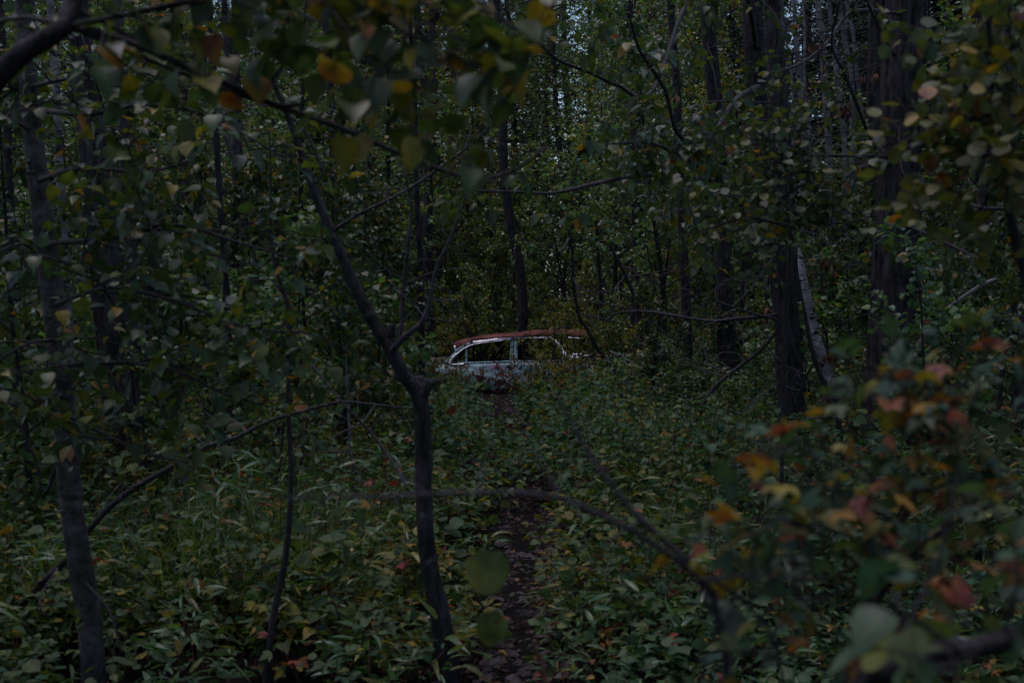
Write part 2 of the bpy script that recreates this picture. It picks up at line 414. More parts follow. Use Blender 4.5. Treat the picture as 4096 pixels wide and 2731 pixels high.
M['stem'] = bark_mat('plant_stem', (.02, .035, .012), (.06, .05, .02), 1, 40., .1, lich=0)
M['stem_red'] = bark_mat('red_stem', (.03, .012, .012), (.09, .03, .022), 1, 40., .1, lich=0)

# ground
def ground_mat():
    m, n, out = nt('forest_soil'); L = n.links.new
    tc = N(n, "ShaderNodeTexCoord")
    n1 = N(n, "ShaderNodeTexNoise", i_Scale=9.0, i_Detail=8.0, i_Roughness=.7); L(tc.outputs['Object'], n1.inputs['Vector'])
    v = N(n, "ShaderNodeTexVoronoi", i_Scale=24.0); L(tc.outputs['Object'], v.inputs['Vector'])
    r = ramp(n, [(.3, (.003, .0025, .0028)), (.5, (.008, .006, .0065)), (.72, (.026, .019, .019))]); L(n1.outputs[0], r.inputs[0])
    vr = ramp(n, [(.0, (1.25, 1.2, 1.15)), (.5, (.6, .6, .6))]); L(v.outputs['Distance'], vr.inputs[0])
    mx = N(n, "ShaderNodeMix", data_type='RGBA', blend_type='MULTIPLY', i_0=1.0); L(r.outputs[0], mx.inputs[6]); L(vr.outputs[0], mx.inputs[7])
    b = N(n, "ShaderNodeBsdfPrincipled", i_Roughness=.95); b.inputs['Specular IOR Level'].default_value = .08; L(mx.outputs[2], b.inputs['Base Color'])
    bp = N(n, "ShaderNodeBump", i_Strength=1.0, i_Distance=.06); L(n1.outputs[0], bp.inputs['Height']); L(bp.outputs[0], b.inputs['Normal'])
    L(b.outputs[0], out.inputs[0]); return m
M['soil'] = ground_mat()
M['stone'] = bark_mat('path_stone', (.012, .010, .011), (.055, .046, .050), 1, 14., .3, lich=.1)

def grid_ground():
    bf = Buf()
    ys = np.concatenate([np.linspace(-40, 2, 15), np.linspace(2.3, 30, 190), np.linspace(31, 160, 40)])
    xs = np.concatenate([np.linspace(-90, -12, 14), np.linspace(-11, 11, 140), np.linspace(12, 90, 14)])
    X, Y = np.meshgrid(xs, ys); Z = gz(X, Y)
    p = np.stack([X, Y, X * 0], -1).reshape(-1, 3)
    Z = Z + (snoise(p, 77, 1.6, 3) * .018).reshape(X.shape)
    v = np.stack([X, Y, Z], -1).reshape(-1, 3); nx = len(xs); ny = len(ys)
    i = np.arange(ny - 1)[:, None] * nx; j = np.arange(nx - 1)[None, :]
    f = np.stack([i + j, i + j + 1, i + nx + j + 1, i + nx + j], -1).reshape(-1, 4)
    bf.add(v, f); struct('ground', bf, M['soil'])
    # trodden footpath: a sheet laid 4 mm over the soil
    bf = Buf(); ys = np.linspace(1.0, 25.2, 240); cs = np.linspace(-1, 1, 9); g = rnd(3)
    wl = .11 + .03 * np.sin(ys * 1.3) + .007 * (ys - 6).clip(0)
    X = path_x(ys)[:, None] + cs[None, :] * wl[:, None] * (1 + .15 * np.sin(ys * 3.1)[:, None])
    Y = np.repeat(ys[:, None], 9, 1)
    p = np.stack([X, Y, X * 0], -1).reshape(-1, 3)
    Z = gz(X, Y) + (snoise(p, 77, 1.6, 3) * .018).reshape(X.shape) + .02 * (1 - cs[None, :] ** 2) + .003
    i = np.arange(239)[:, None] * 9; j = np.arange(8)[None, :]
    f = np.stack([i + j, i + j + 1, i + 9 + j + 1, i + 9 + j], -1).reshape(-1, 4)
    bf.add(np.stack([X, Y, Z], -1).reshape(-1, 3), f); struct('footpath', bf, M['soil'])
    # pebbles
    bf = Buf(); n = 2600
    y = 5 + 20.5 * g.uniform(size=n) ** 1.3; x = path_x(y) + g.normal(size=n) * (.14 + .01 * (y - 6).clip(0)); z = gz(x, y) + .016
    base = np.array([[1, 0, 0], [.5, .85, .05], [-.45, .8, -.05], [-1, 0, 0], [-.5, -.85, 0], [.5, -.8, .05], [.35, .35, .5], [-.4, .25, .55], [-.1, -.45, .45]])
    f3 = [[0, 1, 6], [1, 2, 7], [1, 7, 6], [2, 3, 7], [3, 4, 8], [3, 8, 7], [4, 5, 8], [5, 0, 6], [5, 6, 8], [6, 7, 8]]
    for k in range(n):
        s = g.choice([.009, .016, .028, .045], p=[.4, .33, .20, .07]); a = g.uniform(0, 6.28)
        b = base * g.uniform(.7, 1.3, (9, 3)) * s * [1, .8, .8]
        b = b @ np.array([[cos(a), sin(a), 0], [-sin(a), cos(a), 0], [0, 0, 1]])
        bf.add(b + [x[k], y[k], z[k]], None, f3)
    struct('path_pebbles', bf, M['stone'], 'stuff', False, 'small brown pebbles and clods scattered along the dirt footpath', 'pebbles')
    # fallen leaves
    lv = Leaves(); n = 5200
    y = 4.5 + 24 * g.uniform(size=n); x = np.where(g.uniform(size=n) < .25, path_x(y) + g.normal(size=n) * .28, g.uniform(-1, 1, n) * (.5 + y * .42))
    a = g.uniform(0, 6.28, n)
    lv.add(np.stack([x, y, gz(x, y) + .03], -1), np.stack([np.cos(a), np.sin(a), g.normal(size=n) * .25], -1), np.stack([g.normal(size=n) * .35, g.normal(size=n) * .35, np.ones(n)], -1), g.uniform(.012, .036, n), np.clip(g.normal(.3, .3, n), 0, 1) * .93)
    struct('leaf_litter', lv.bake(POPLAR_M), M['withered'], 'stuff', True, 'fallen brown leaves littering the soil and footpath', 'leaf litter')
grid_ground()
# ------------------------------------------------------------------ the wrecked car
def rust_mat(name, base, rust_amt=.5, deep=(.035, .016, .011), mid=(.075, .032, .026), sc_=3.2, spots=True, rough=.5, metal=0.0, pink=False):
    m, n, out = nt(name); L = n.links.new
    tc = N(n, "ShaderNodeTexCoord")
    n1 = N(n, "ShaderNodeTexNoise", i_Scale=sc_, i_Detail=9.0, i_Roughness=.66); L(tc.outputs['Object'], n1.inputs['Vector'])
    # more rust low down on the panels (wet leaves lie there)
    sx = N(n, "ShaderNodeSeparateXYZ"); L(tc.outputs['Object'], sx.inputs[0])
    hz = N(n, "ShaderNodeMapRange", clamp=True); L(sx.outputs['Z'], hz.inputs[0]); hz.inputs[1].default_value = .15; hz.inputs[2].default_value = .62; hz.inputs[3].default_value = .10 if spots else 0; hz.inputs[4].default_value = 0
    nf = N(n, "ShaderNodeTexNoise", i_Scale=38.0, i_Detail=4.0, i_Roughness=.6); L(tc.outputs['Object'], nf.inputs['Vector'])
    nm_ = N(n, "ShaderNodeMath", operation='MULTIPLY_ADD', i_1=.45, i_2=-.225); L(nf.outputs[0], nm_.inputs[0])
    nn_ = N(n, "ShaderNodeMath", operation='ADD'); L(nm_.outputs[0], nn_.inputs[0]); L(n1.outputs[0], nn_.inputs[1])
    a1 = N(n, "ShaderNodeMath", operation='ADD'); L(nn_.outputs[0], a1.inputs[0]); L(hz.outputs[0], a1.inputs[1])
    r1 = ramp(n, [(.5 + .17 * (1 - rust_amt * 2) , (0, 0, 0)), (.53 + .17 * (1 - rust_amt * 2), (1, 1, 1))]); L(a1.outputs[0], r1.inputs[0])
    n2 = N(n, "ShaderNodeTexNoise", i_Scale=14.0, i_Detail=7.0, i_Roughness=.7); L(tc.outputs['Object'], n2.inputs['Vector'])
    rc = ramp(n, [(.35, deep), (.62, mid)]); L(n2.outputs[0], rc.inputs[0])
    n3 = N(n, "ShaderNodeTexNoise", i_Scale=7.0, i_Detail=3.0); L(tc.outputs['Object'], n3.inputs['Vector'])
    pc = ramp(n, [(.3, tuple(c * .72 for c in base)), (.7, tuple(c * 1.15 for c in base))]); L(n3.outputs[0], pc.inputs[0]); col = pc.outputs[0]
    if pink:
        for (cx, cz, rr, c) in ((-.345, .60, .062, (.30, .19, .34)), (-.215, .60, .045, (.36, .16, .27))):
            d = N(n, "ShaderNodeVectorMath", operation='DISTANCE'); 
            cmb = N(n, "ShaderNodeCombineXYZ"); L(sx.outputs['X'], cmb.inputs[0]); L(sx.outputs['Z'], cmb.inputs[2])
            L(cmb.outputs[0], d.inputs[0]); d.inputs[1].default_value = (cx, 0, cz)
            ad = N(n, "ShaderNodeMath", operation='MULTIPLY_ADD', i_1=.14); L(n2.outputs[0], ad.inputs[0]); L(d.outputs['Value'], ad.inputs[2])
            lt = N(n, "ShaderNodeMath", operation='LESS_THAN', i_1=rr + .07); L(ad.outputs[0], lt.inputs[0])
            mp = N(n, "ShaderNodeMix", data_type='RGBA', blend_type='MIX'); L(lt.outputs[0], mp.inputs[0]); L(col, mp.inputs[6]); mp.inputs[7].default_value = (*c, 1); col = mp.outputs[2]
    mx = N(n, "ShaderNodeMix", data_type='RGBA', blend_type='MIX'); L(r1.outputs[0], mx.inputs[0]); L(col, mx.inputs[6]); L(rc.outputs[0], mx.inputs[7]); col = mx.outputs[2]
    rg = N(n, "ShaderNodeMath", operation='MULTIPLY_ADD', i_1=.35, i_2=rough); L(r1.outputs[0], rg.inputs[0])
    hgt = n1.outputs[0]
    if spots:
        vo = N(n, "ShaderNodeTexVoronoi", i_Scale=13.0, i_Randomness=1.0); L(tc.outputs['Object'], vo.inputs['Vector'])
        vs = ramp(n, [(.20, (1, 1, 1)), (.27, (0, 0, 0))]); L(vo.outputs['Distance'], vs.inputs[0])
        vo2 = N(n, "ShaderNodeTexVoronoi", i_Scale=46.0); L(tc.outputs['Object'], vo2.inputs['Vector'])
        vs2 = ramp(n, [(.20, (1, 1, 1)), (.28, (0, 0, 0))]); L(vo2.outputs['Distance'], vs2.inputs[0])
        ng = ramp(n, [(.42, (0, 0, 0)), (.5, (1, 1, 1))]); L(n3.outputs[0], ng.inputs[0])
        g2 = N(n, "ShaderNodeMath", operation='MULTIPLY'); L(vs2.outputs[0], g2.inputs[0]); L(ng.outputs[0], g2.inputs[1])
        mxx = N(n, "ShaderNodeMath", operation='MAXIMUM'); L(vs.outputs[0], mxx.inputs[0]); L(g2.outputs[0], mxx.inputs[1])
        m2 = N(n, "ShaderNodeMix", data_type='RGBA', blend_type='MIX'); L(mxx.outputs[0], m2.inputs[0]); L(col, m2.inputs[6]); m2.inputs[7].default_value = (.022, .010, .008, 1); col = m2.outputs[2]
    b = N(n, "ShaderNodeBsdfPrincipled", i_Metallic=metal); b.inputs['Specular IOR Level'].default_value = .2; L(col, b.inputs['Base Color']); L(rg.outputs[0], b.inputs['Roughness'])
    bp = N(n, "ShaderNodeBump", i_Strength=.5, i_Distance=.02); L(hgt, bp.inputs['Height']); L(bp.outputs[0], b.inputs['Normal'])
    L(b.outputs[0], out.inputs[0]); return m
TEAL = (.18, .305, .335)
M['car_teal'] = rust_mat('weathered_teal_paint', TEAL, .49, sc_=8.0, pink=True)
M['car_pillar'] = rust_mat('teal_pillar_paint', TEAL, .36, sc_=12.)
M['car_roof'] = rust_mat('rusty_roof', (.125, .028, .023), .50, (.020, .010, .012), (.070, .022, .019), 4.2, False, .62)
M['car_rustlow'] = rust_mat('rusted_panel', (.12, .17, .18), .55, sc_=4.5, spots=True)
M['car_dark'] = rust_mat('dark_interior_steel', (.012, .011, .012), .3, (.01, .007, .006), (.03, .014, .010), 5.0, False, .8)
def chrome_mat():
    m, n, out = nt('pitted_chrome_trim'); L = n.links.new
    tc = N(n, "ShaderNodeTexCoord"); n1 = N(n, "ShaderNodeTexNoise", i_Scale=45.0, i_Detail=5.0); L(tc.outputs['Object'], n1.inputs['Vector'])
    r = ramp(n, [(.32, (.16, .12, .12)), (.42, (.90, .89, .96))]); L(n1.outputs[0], r.inputs[0])
    b = N(n, "ShaderNodeBsdfPrincipled", i_Metallic=.35, i_Roughness=.38); L(r.outputs[0], b.inputs['Base Color'])
    bp = N(n, "ShaderNodeBump", i_Strength=1.0, i_Distance=.012); L(n1.outputs[0], bp.inputs['Height']); L(bp.outputs[0], b.inputs['Normal'])
    L(b.outputs[0], out.inputs[0]); return m
M['chrome'] = chrome_mat()

CAR_Y = 25.0     # near side of the car
def CA(cx, cy):  # measured on the left half of the car -> (X, Z) in metres
    sx = 1700 + cx / 5.226; sy = 1290 + cy / 5.226
    return ((sx / 4 - 512) / 56.88, 1.6 - (sy / 4 - 310) / 56.88)
def CB(cx, cy):
    sx = 2020 + cx / 4.6125; sy = 1290 + cy / 4.6125
    return ((sx / 4 - 512) / 56.88, 1.6 - (sy / 4 - 310) / 56.88)
W = 1.72
YAW = radians(-3.0)
car = thing('abandoned_car', 'rusted teal four-door car wreck with red-brown roof at the end of the footpath', 'car', (0, CAR_Y + .02, 0), YAW)
def cpart(name, buf, mat, parent=None, smooth=True):
    o = link(name, buf.mesh(name, mat, smooth)); o.parent = parent or car; return o

def strip(buf, pts, w0, th, y, seed=0):
    """flat bar along (X,Z) points in a side plane at local y, width w0, thickness th"""
    pts = np.asarray(pts, float)
    q, wv = smooth_path(np.column_stack([pts[:, 0], pts[:, 0] * 0, pts[:, 1]]), np.broadcast_to(np.asarray(w0, float), (len(pts),)), .04)
    t = norm(np.gradient(q, axis=0)); nrm = np.stack([-t[:, 2], t[:, 0] * 0, t[:, 0]], -1)
    g = rnd(seed + 5); k = len(q)
    yy = y(q) if callable(y) else np.full(k, y)
    v = []
    for (s, e) in ((-1, -1), (-1, 1), (1, 1), (1, -1)):
        p = q + nrm * (s * wv / 2)[:, None]; p[:, 1] = yy + e * th / 2 + (0.006 if s > 0 else -.004); v.append(p)
    v = np.stack(v, 1).reshape(-1, 3) + g.normal(size=(k * 4, 3)) * .0015
    f = []
    for i in range(k - 1):
        for j in range(4):
            a = i * 4 + j; b = i * 4 + (j + 1) % 4; f.append((a, b, b + 4, a + 4))
    f.append((0, 3, 2, 1)); f.append(tuple((k - 1) * 4 + x for x in (0, 1, 2, 3)))
    buf.add(v, f)

def ztop(x):   # upper edge of the lower body
    return np.interp(x, [-2.65, -2.5, -2.2, -1.6, -1.25, -.9, 0, .7, 1.1, 1.6, 2.1, 2.35], [.42, .52, .60, .645, .655, .665, .70, .705, .70, .70, .66, .55])
def side_y(x, z, s):
    """outward bulge of the flank; s=-1 near side, +1 far side; local y of near side = 0"""
    zt = ztop(x); h = np.clip((z - .02) / (zt - .02), 0, 1)
    b = .07 * np.sin(np.clip(h, 0, 1) * pi) ** .7 + .05 * (1 - h)
    # a raised front-fender sweep running down and back across the door
    zc = np.interp(x, [-2.4, -1.3, -.75, -.35, 0, .5], [.60, .58, .545, .46, .40, .38])
    b = b + .035 / (1 + np.exp((z - zc) / .018)) * (x < .62) 
    # rear fender
    b = b + .05 / (1 + np.exp(-(x - .95) / .03)) / (1 + np.exp((z - .60) / .02))
    taper = .16 * np.clip((-x - 1.6) / 1.1, 0, 1) ** 2 + .14 * np.clip((x - 1.5) / .9, 0, 1) ** 2
    b = b - taper
    return (0 - b) if s < 0 else (W + b)
def flank(buf, x0, x1, z0f, z1f, s, off=0.0, dent=.012, seed=1, flip=False):
    nx = max(4, int((x1 - x0) / .025)); nz = 26
    xs = np.linspace(x0, x1, nx); X = np.repeat(xs[:, None], nz, 1); tz = np.linspace(0, 1, nz)[None, :]
    z0 = z0f(X); z1 = z1f(X); Z = z0 + (z1 - z0) * tz
    Y = side_y(X, Z, s)
    p = np.stack([X, X * 0 + s, Z], -1).reshape(-1, 3)
    dn = (snoise(p, seed, 1.1, 3)).reshape(X.shape); cr = np.abs(snoise(p, seed + 4, 2.0, 2)).reshape(X.shape)
    Y = Y + s * (off + dent * dn - .5 * dent * cr)
    # roll the upper edge inwards
    Y = Y - s * .05 * np.clip((tz - .9) / .1, 0, 1) ** 2
    vo = np.stack([X, Y, Z], -1).reshape(-1, 3); vi = vo.copy(); vi[:, 1] -= s * .012
    i = np.arange(nx - 1)[:, None] * nz; j = np.arange(nz - 1)[None, :]
    f = np.stack([i + j, i + nz + j, i + nz + j + 1, i + j + 1], -1).reshape(-1, 4)
    if s > 0: f = f[:, ::-1]
    K = nx * nz
    rim = []
    edge = [j for j in range(nz)] + [i * nz + nz - 1 for i in range(1, nx)] + [(nx - 1) * nz + j for j in range(nz - 2, -1, -1)] + [i * nz for i in range(nx - 2, 0, -1)]
    for a, b in zip(edge, edge[1:] + edge[:1]): rim.append((a, b, b + K, a + K))
    buf.add(np.vstack([vo, vi]), np.vstack([f, f[:, ::-1] + K, rim]))

zb = lambda X: X * 0 - .12
# rocker + rear/front quarter (body shell), then doors proud of it with gaps
B0 = Buf()
for s in (-1, 1):
    flank(B0, 1.02, 2.35, zb, lambda X: ztop(X), s, 0, .014, 31)
    flank(B0, -.98, 1.00, lambda X: X * 0 - .15, lambda X: X * 0 + .20, s, -.03, .01, 33)
# sheet behind the door gaps
for s, yy in ((-1, .06), (1, W - .06)):
    v = [(-1.0, yy, 0), (1.05, yy, 0), (1.05, yy, .60), (-1.0, yy, .58), (-1.0, yy + .02 * -s, 0), (1.05, yy + .02 * -s, 0), (1.05, yy + .02 * -s, .60), (-1.0, yy + .02 * -s, .58)]
    B0.add(v, [(0, 1, 2, 3), (4, 7, 6, 5), (0, 4, 5, 1), (1, 5, 6, 2), (2, 6, 7, 3), (3, 7, 4, 0)])
# floor, tail panel and firewall
def slab(buf, x0, x1, y0, y1, z0, z1):
    v = [(x, y, z) for z in (z0, z1) for (x, y) in ((x0, y0), (x1, y0), (x1, y1), (x0, y1))]
    buf.add(v, [(0, 3, 2, 1), (4, 5, 6, 7), (0, 1, 5, 4), (1, 2, 6, 5), (2, 3, 7, 6), (3, 0, 4, 7)])
slab(B0, -1.15, 2.2, .10, W - .10, .02, .05)
slab(B0, 2.28, 2.32, .22, W - .22, -.05, .5)
slab(B0, -1.22, -1.17, .08, W - .08, .0, .60)
cpart('body', B0, M['car_teal'])
# front fenders
for s in (-1, 1):
    bf = Buf(); flank(bf, -2.62, -.99 if s < 0 else -.99, zb, lambda X: ztop(X), s, 0, .02, 41 + s); cpart('fender', bf, M['car_rustlow'] if s > 0 else M['car_teal'])
# hood, cowl, trunk lid as crowned sheets
def crowned(x0, x1, zf, y0, y1, crown, seed, th=.02, edge=.06):
    bf = Buf(); nx = int((x1 - x0) / .05) + 2; ny = 24
    X, T = np.meshgrid(np.linspace(x0, x1, nx), np.linspace(-1, 1, ny), indexing='ij')
    Y = y0(X) + (y1(X) - y0(X)) * (T + 1) / 2
    Z = zf(X) + crown * (1 - T ** 2) - edge * np.clip((np.abs(T) - .85) / .15, 0, 1) ** 2
    p = np.stack([X, Y, X * 0], -1).reshape(-1, 3); Z = Z + (.012 * snoise(p, seed, .9, 3)).reshape(X.shape)
    vo = np.stack([X, Y, Z], -1).reshape(-1, 3); vi = vo - [0, 0, th]; K = nx * ny
    i = np.arange(nx - 1)[:, None] * ny; j = np.arange(ny - 1)[None, :]
    f = np.stack([i + j, i + ny + j, i + ny + j + 1, i + j + 1], -1).reshape(-1, 4)
    edge_ = [j for j in range(ny)] + [i * ny + ny - 1 for i in range(1, nx)] + [(nx - 1) * ny + j for j in range(ny - 2, -1, -1)] + [i * ny for i in range(nx - 2, 0, -1)]
    rim = [(a, b, b + K, a + K) for a, b in zip(edge_, edge_[1:] + edge_[:1])]
    bf.add(np.vstack([vo, vi]), np.vstack([f, f[:, ::-1] + K, rim])); return bf
cpart('hood', crowned(-2.55, -1.22, lambda X: ztop(X) + .0, lambda X: .16 + .14 * np.clip((-X - 1.8), 0, 1), lambda X: W - .16 - .14 * np.clip((-X - 1.8), 0, 1), .09, 51), M['car_rustlow'])
cpart('cowl', crowned(-1.215, -.80, lambda X: ztop(X) - .03 + 0 * X, lambda X: .07 + X * 0, lambda X: W - .07 + X * 0, .03, 52), M['car_dark'])
cpart('trunk_lid', crowned(1.38, 2.26, lambda X: ztop(X) - .01, lambda X: .10 + .1 * np.clip(X - 1.6, 0, 1), lambda X: W - .10 - .1 * np.clip(X - 1.6, 0, 1), .10, 53), M['car_teal'])
# doors
zsill = lambda X: X * 0 + .20
for s in (-1, 1):
    for (xa, xb, sd_, mt) in ((-.975, .045, 61, 'car_teal'), (.062, 1.005, 62, 'car_teal')):
        bf = Buf(); flank(bf, xa, xb, zsill, lambda X: ztop(X), s, .012, .026, sd_ + s)
        d = cpart('door', bf, M[mt])
        hb = Buf(); hx = xb - .10 if xa < 0 else xa + .10; yy = side_y(np.array(hx), np.array(.60), s) + s * .05
        if s > 0:
            tube(hb, [(hx - .06, yy - s * .03, .60), (hx - .05, yy, .60), (hx + .05, yy, .60), (hx + .06, yy - s * .03, .60)], [.008] * 4, 6); h = cpart('handle', hb, M['chrome'], d)
        else:   # handle gone, only the dark lock hole is left
            tube(hb, [(hx, yy + .02, .612), (hx, yy + .045, .612)], [.021, .021], 14); h = cpart('lock_hole', hb, M['car_dark'], d)

# lower crumpled rusty valance under the near doors
bf = Buf(); flank(bf, -.96, 1.0, lambda X: X * 0 - .10, lambda X: X * 0 + .24 + .02 * np.sin(X * 7), -1, -.005, .02, 71); cpart('sill_panel', bf, M['car_rustlow'])

# --- greenhouse. paths in (X, Z); inward lean towards the roof
def lean(q): return .02 + .16 * np.clip((q[:, 2] - .68) / .42, 0, 1)
def leanF(q): return W - lean(q)
railpts = [CA(630, 610), CA(700, 550), CA(850, 462), CA(1000, 412), CA(1300, 362), CA(1800, 305), CB(0, 272), CB(400, 276), CB(820, 280)]
apil = [CA(440, 870), CA(500, 790), CA(590, 690), CA(700, 590), CA(850, 495), CA(1000, 440), CA(1300, 388), CA(1800, 330)]
cpil = [CB(800, 268), CB(870, 290), CB(960, 360), CB(1010, 430), CB(1070, 520), CB(1130, 600), CB(1190, 650)]
tail = [CB(1130, 640), CB(1210, 650), CB(1330, 645), CB(1450, 612), CB(1600, 590), CB(1780, 560)]
for s, ln in ((-1, lean), (1, leanF)):
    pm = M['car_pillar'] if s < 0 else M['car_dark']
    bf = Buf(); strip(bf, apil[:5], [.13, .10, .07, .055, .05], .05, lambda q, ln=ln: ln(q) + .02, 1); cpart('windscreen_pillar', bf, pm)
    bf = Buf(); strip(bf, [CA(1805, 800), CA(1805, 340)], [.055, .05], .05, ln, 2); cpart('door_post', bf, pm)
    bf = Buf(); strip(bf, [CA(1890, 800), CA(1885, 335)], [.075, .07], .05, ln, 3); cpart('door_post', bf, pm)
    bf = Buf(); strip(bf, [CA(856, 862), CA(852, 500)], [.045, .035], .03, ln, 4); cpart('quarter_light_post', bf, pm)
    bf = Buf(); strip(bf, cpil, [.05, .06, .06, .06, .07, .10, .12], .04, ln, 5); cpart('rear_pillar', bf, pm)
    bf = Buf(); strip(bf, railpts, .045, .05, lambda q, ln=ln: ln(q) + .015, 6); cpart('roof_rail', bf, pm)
    bf = Buf(); strip(bf, [(x, ztop(x) + .004) for x in np.linspace(-.98, 1.0, 14)], .03, .05, ln, 7); cpart('window_sill', bf, pm)
    # bright trim
    off = .035 * s
    cm = M['chrome']
    y2 = lambda q, ln=ln, off=off: ln(q) + off
    bf = Buf(); strip(bf, [CA(530, 880), CA(512, 840), CA(535, 770), CA(600, 700), CA(700, 612), CA(830, 520), CA(1000, 452), CA(1300, 402), CA(1800, 342)], [.035, .038, .026, .018, .016, .014, .012, .012, .012], .02, y2, 8); cpart('window_trim', bf, cm)
    bf = Buf(); strip(bf, [CA(985, 412), CA(1300, 372), CA(1600, 332), CA(1822, 312)], [.035, .034, .035, .036], .022, y2, 9); cpart('roof_trim', bf, cm)
    bf = Buf(); strip(bf, [CA(1840, 308), CB(150, 268), CB(420, 274), CB(780, 276)], [.038, .036, .026, .022], .022, y2, 10); cpart('roof_trim', bf, cm)
    bf = Buf(); strip(bf, [CA(555, 862), CA(700, 872), CA(815, 850)], [.022, .02, .028], .02, y2, 11); cpart('window_trim', bf, cm)
    bf = Buf(); strip(bf, cpil, [.035, .04, .04, .035, .05, .09, .10], .02, y2, 12); cpart('window_trim', bf, cm)
    bf = Buf(); strip(bf, tail, [.05, .09, .05, .03, .028, .02], .02, lambda q, s=s: (.04 if s < 0 else W - .04) + q[:, 0] * 0, 13); cpart('belt_trim', bf, cm)
    bf = Buf(); strip(bf, [CA(1826, 800), CA(1818, 880)], [.014, .014], .014, y2, 15); cpart('window_trim', bf, cm)
    bf = Buf(); strip(bf, [CB(1150, 272), CB(1250, 276), CB(1380, 283)], [.022, .02, .012], .02, lambda q, s=s: (.10 if s < 0 else W - .10) + q[:, 0] * 0, 16); cpart('roof_trim', bf, cm)
# visor lip at the front edge of the roof
bf = Buf(); strip(bf, [CA(597, 478), CA(600, 520), CA(625, 600)], [.03, .035, .03], .03, .16, 14); cpart('visor_trim', bf, M['chrome'])
bf = Buf(); q = [(CA(600, 480)[0] - .10 * (1 - t * t), .16 + (W - .32) * (t + 1) / 2, CA(600, 480)[1] + .05 * (1 - t * t)) for t in np.linspace(-1, 1, 9)]; tube(bf, q, .02, 6); cpart('windscreen_header', bf, M['car_dark'])
bf = Buf(); q = [(CA(330, 800)[0] + .03 * t * t, .22 + (W - .44) * (t + 1) / 2, .70 + .01 * (1 - t * t)) for t in np.linspace(-1, 1, 9)]; tube(bf, q, .022, 6); cpart('windscreen_base', bf, M['car_dark'])
bf = Buf(); tube(bf, [(CA(330, 800)[0], W / 2, .70), (CA(590, 540)[0] - .08, W / 2, CA(590, 520)[1])], .012, 6); cpart('windscreen_divider', bf, M['car_dark'])
# roof skin
def roof():
    bf = Buf()
    top = [CA(600, 480), CA(640, 430), CA(700, 375), CA(850, 335), CA(1100, 285), CA(1400, 248), CA(1700, 235), CA(2000, 215), CB(0, 208), CB(250, 178), CB(500, 150), CB(800, 140), CB(1100, 136), CB(1400, 138), CB(1500, 158), CB(1550, 205)]
    low = [CA(605, 500), CA(640, 590), CA(700, 540), CA(850, 455), CA(1000, 408), CA(1300, 352), CA(1800, 292), CB(0, 258), CB(800, 262), CB(1150, 272), CB(1400, 292), CB(1550, 262)]
    tx = np.array([p[0] for p in top]); tz = np.array([p[1] for p in top]); lx = np.array([p[0] for p in low]); lz = np.array([p[1] for p in low])
    nx, ny = 110, 36
    X = np.linspace(tx.min(), tx.max(), nx); zt = np.interp(X, tx, tz); zl = np.interp(X, lx, lz); zl = np.minimum(zl, zt - .01)
    ph = np.linspace(0, pi, ny)
    rows = []
    for k in range(nx):
        c = np.cos(ph); s = np.sin(ph)
        sg = np.sign(-c) * np.abs(c) ** .45; hz = np.clip(s, 0, 1) ** .55
        endn = np.clip((X[k] - X[0]) / .3, 0, 1) ** .5 * np.clip((X[-1] - X[k]) / .28, 0, 1) ** .5
        hw = (W / 2 - .135) * (.80 + .20 * endn)
        y = W / 2 + hw * sg; z = zl[k] + (zt[k] - zl[k]) * hz
        bow = -.10 * (1 - (sg) ** 2) * np.clip((X[0] + .25 - X[k]) / .25, 0, 1)
        rows.append(np.stack([X[k] + bow, y, z], -1))
    v = np.array(rows).reshape(-1, 3)
    p = v.copy(); p[:, 1] *= .7
    dz = .010 * snoise(p, 81, 1.3, 3) + .006 * np.abs(snoise(p, 82, 4, 2)); v[:, 2] += dz; v[:, 1] += .3 * dz
    r = v.reshape(nx, ny, 3); 
    # crumple at the rear quarter
    i = np.arange(nx - 1)[:, None] * ny; j = np.arange(ny - 1)[None, :]
    f = np.stack([i + j, i + ny + j, i + ny + j + 1, i + j + 1], -1).reshape(-1, 4)
    K = nx * ny; vi = v - [0, 0, .015]; vi[:, 1] += (W / 2 - v[:, 1]) * .015
    edge_ = [j for j in range(ny)] + [i * ny + ny - 1 for i in range(1, nx)] + [(nx - 1) * ny + j for j in range(ny - 2, -1, -1)] + [i * ny for i in range(nx - 2, 0, -1)]
    rim = [(a, b, b + K, a + K) for a, b in zip(edge_, edge_[1:] + edge_[:1])]
    bf.add(np.vstack([v, vi]), np.vstack([f, f[:, ::-1] + K, rim]))
    return bf
cpart('roof', roof(), M['car_roof'])
# headliner shreds, dashboard, seats, steering wheel, rear window frame
bf = Buf(); slab(bf, CA(1250, 0)[0], CB(700, 0)[0], .22, W - .22, 1.085, 1.10)
v = [(CA(1270, 430)[0], W - .25, 1.09), (CA(1640, 420)[0], W - .25, 1.09), (CA(1420, 560)[0], W - .28, CA(0, 560)[1]), (CA(1270, 430)[0], W - .32, 1.09), (CA(1640, 420)[0], W - .32, 1.09), (CA(1420, 560)[0], W - .33, CA(0, 560)[1])]
bf.add(v, [(0, 3, 4, 1), (1, 4, 5, 2), (2, 5, 3, 0)], [(0, 1, 2), (3, 5, 4)]); cpart('torn_headliner', bf, M['car_dark'], smooth=False)
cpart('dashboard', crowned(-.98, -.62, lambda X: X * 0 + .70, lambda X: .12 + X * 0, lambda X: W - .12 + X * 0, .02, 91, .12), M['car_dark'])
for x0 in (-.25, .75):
    bf = Buf(); slab(bf, x0, x0 + .5, .2, W - .2, .25, .42); tube(bf, [(x0 + .52, .22, .35), (x0 + .6, .3, .60), (x0 + .6, W - .3, .60), (x0 + .52, W - .22, .35)], .03, 6); cpart('seat', bf, M['car_dark'], smooth=False)
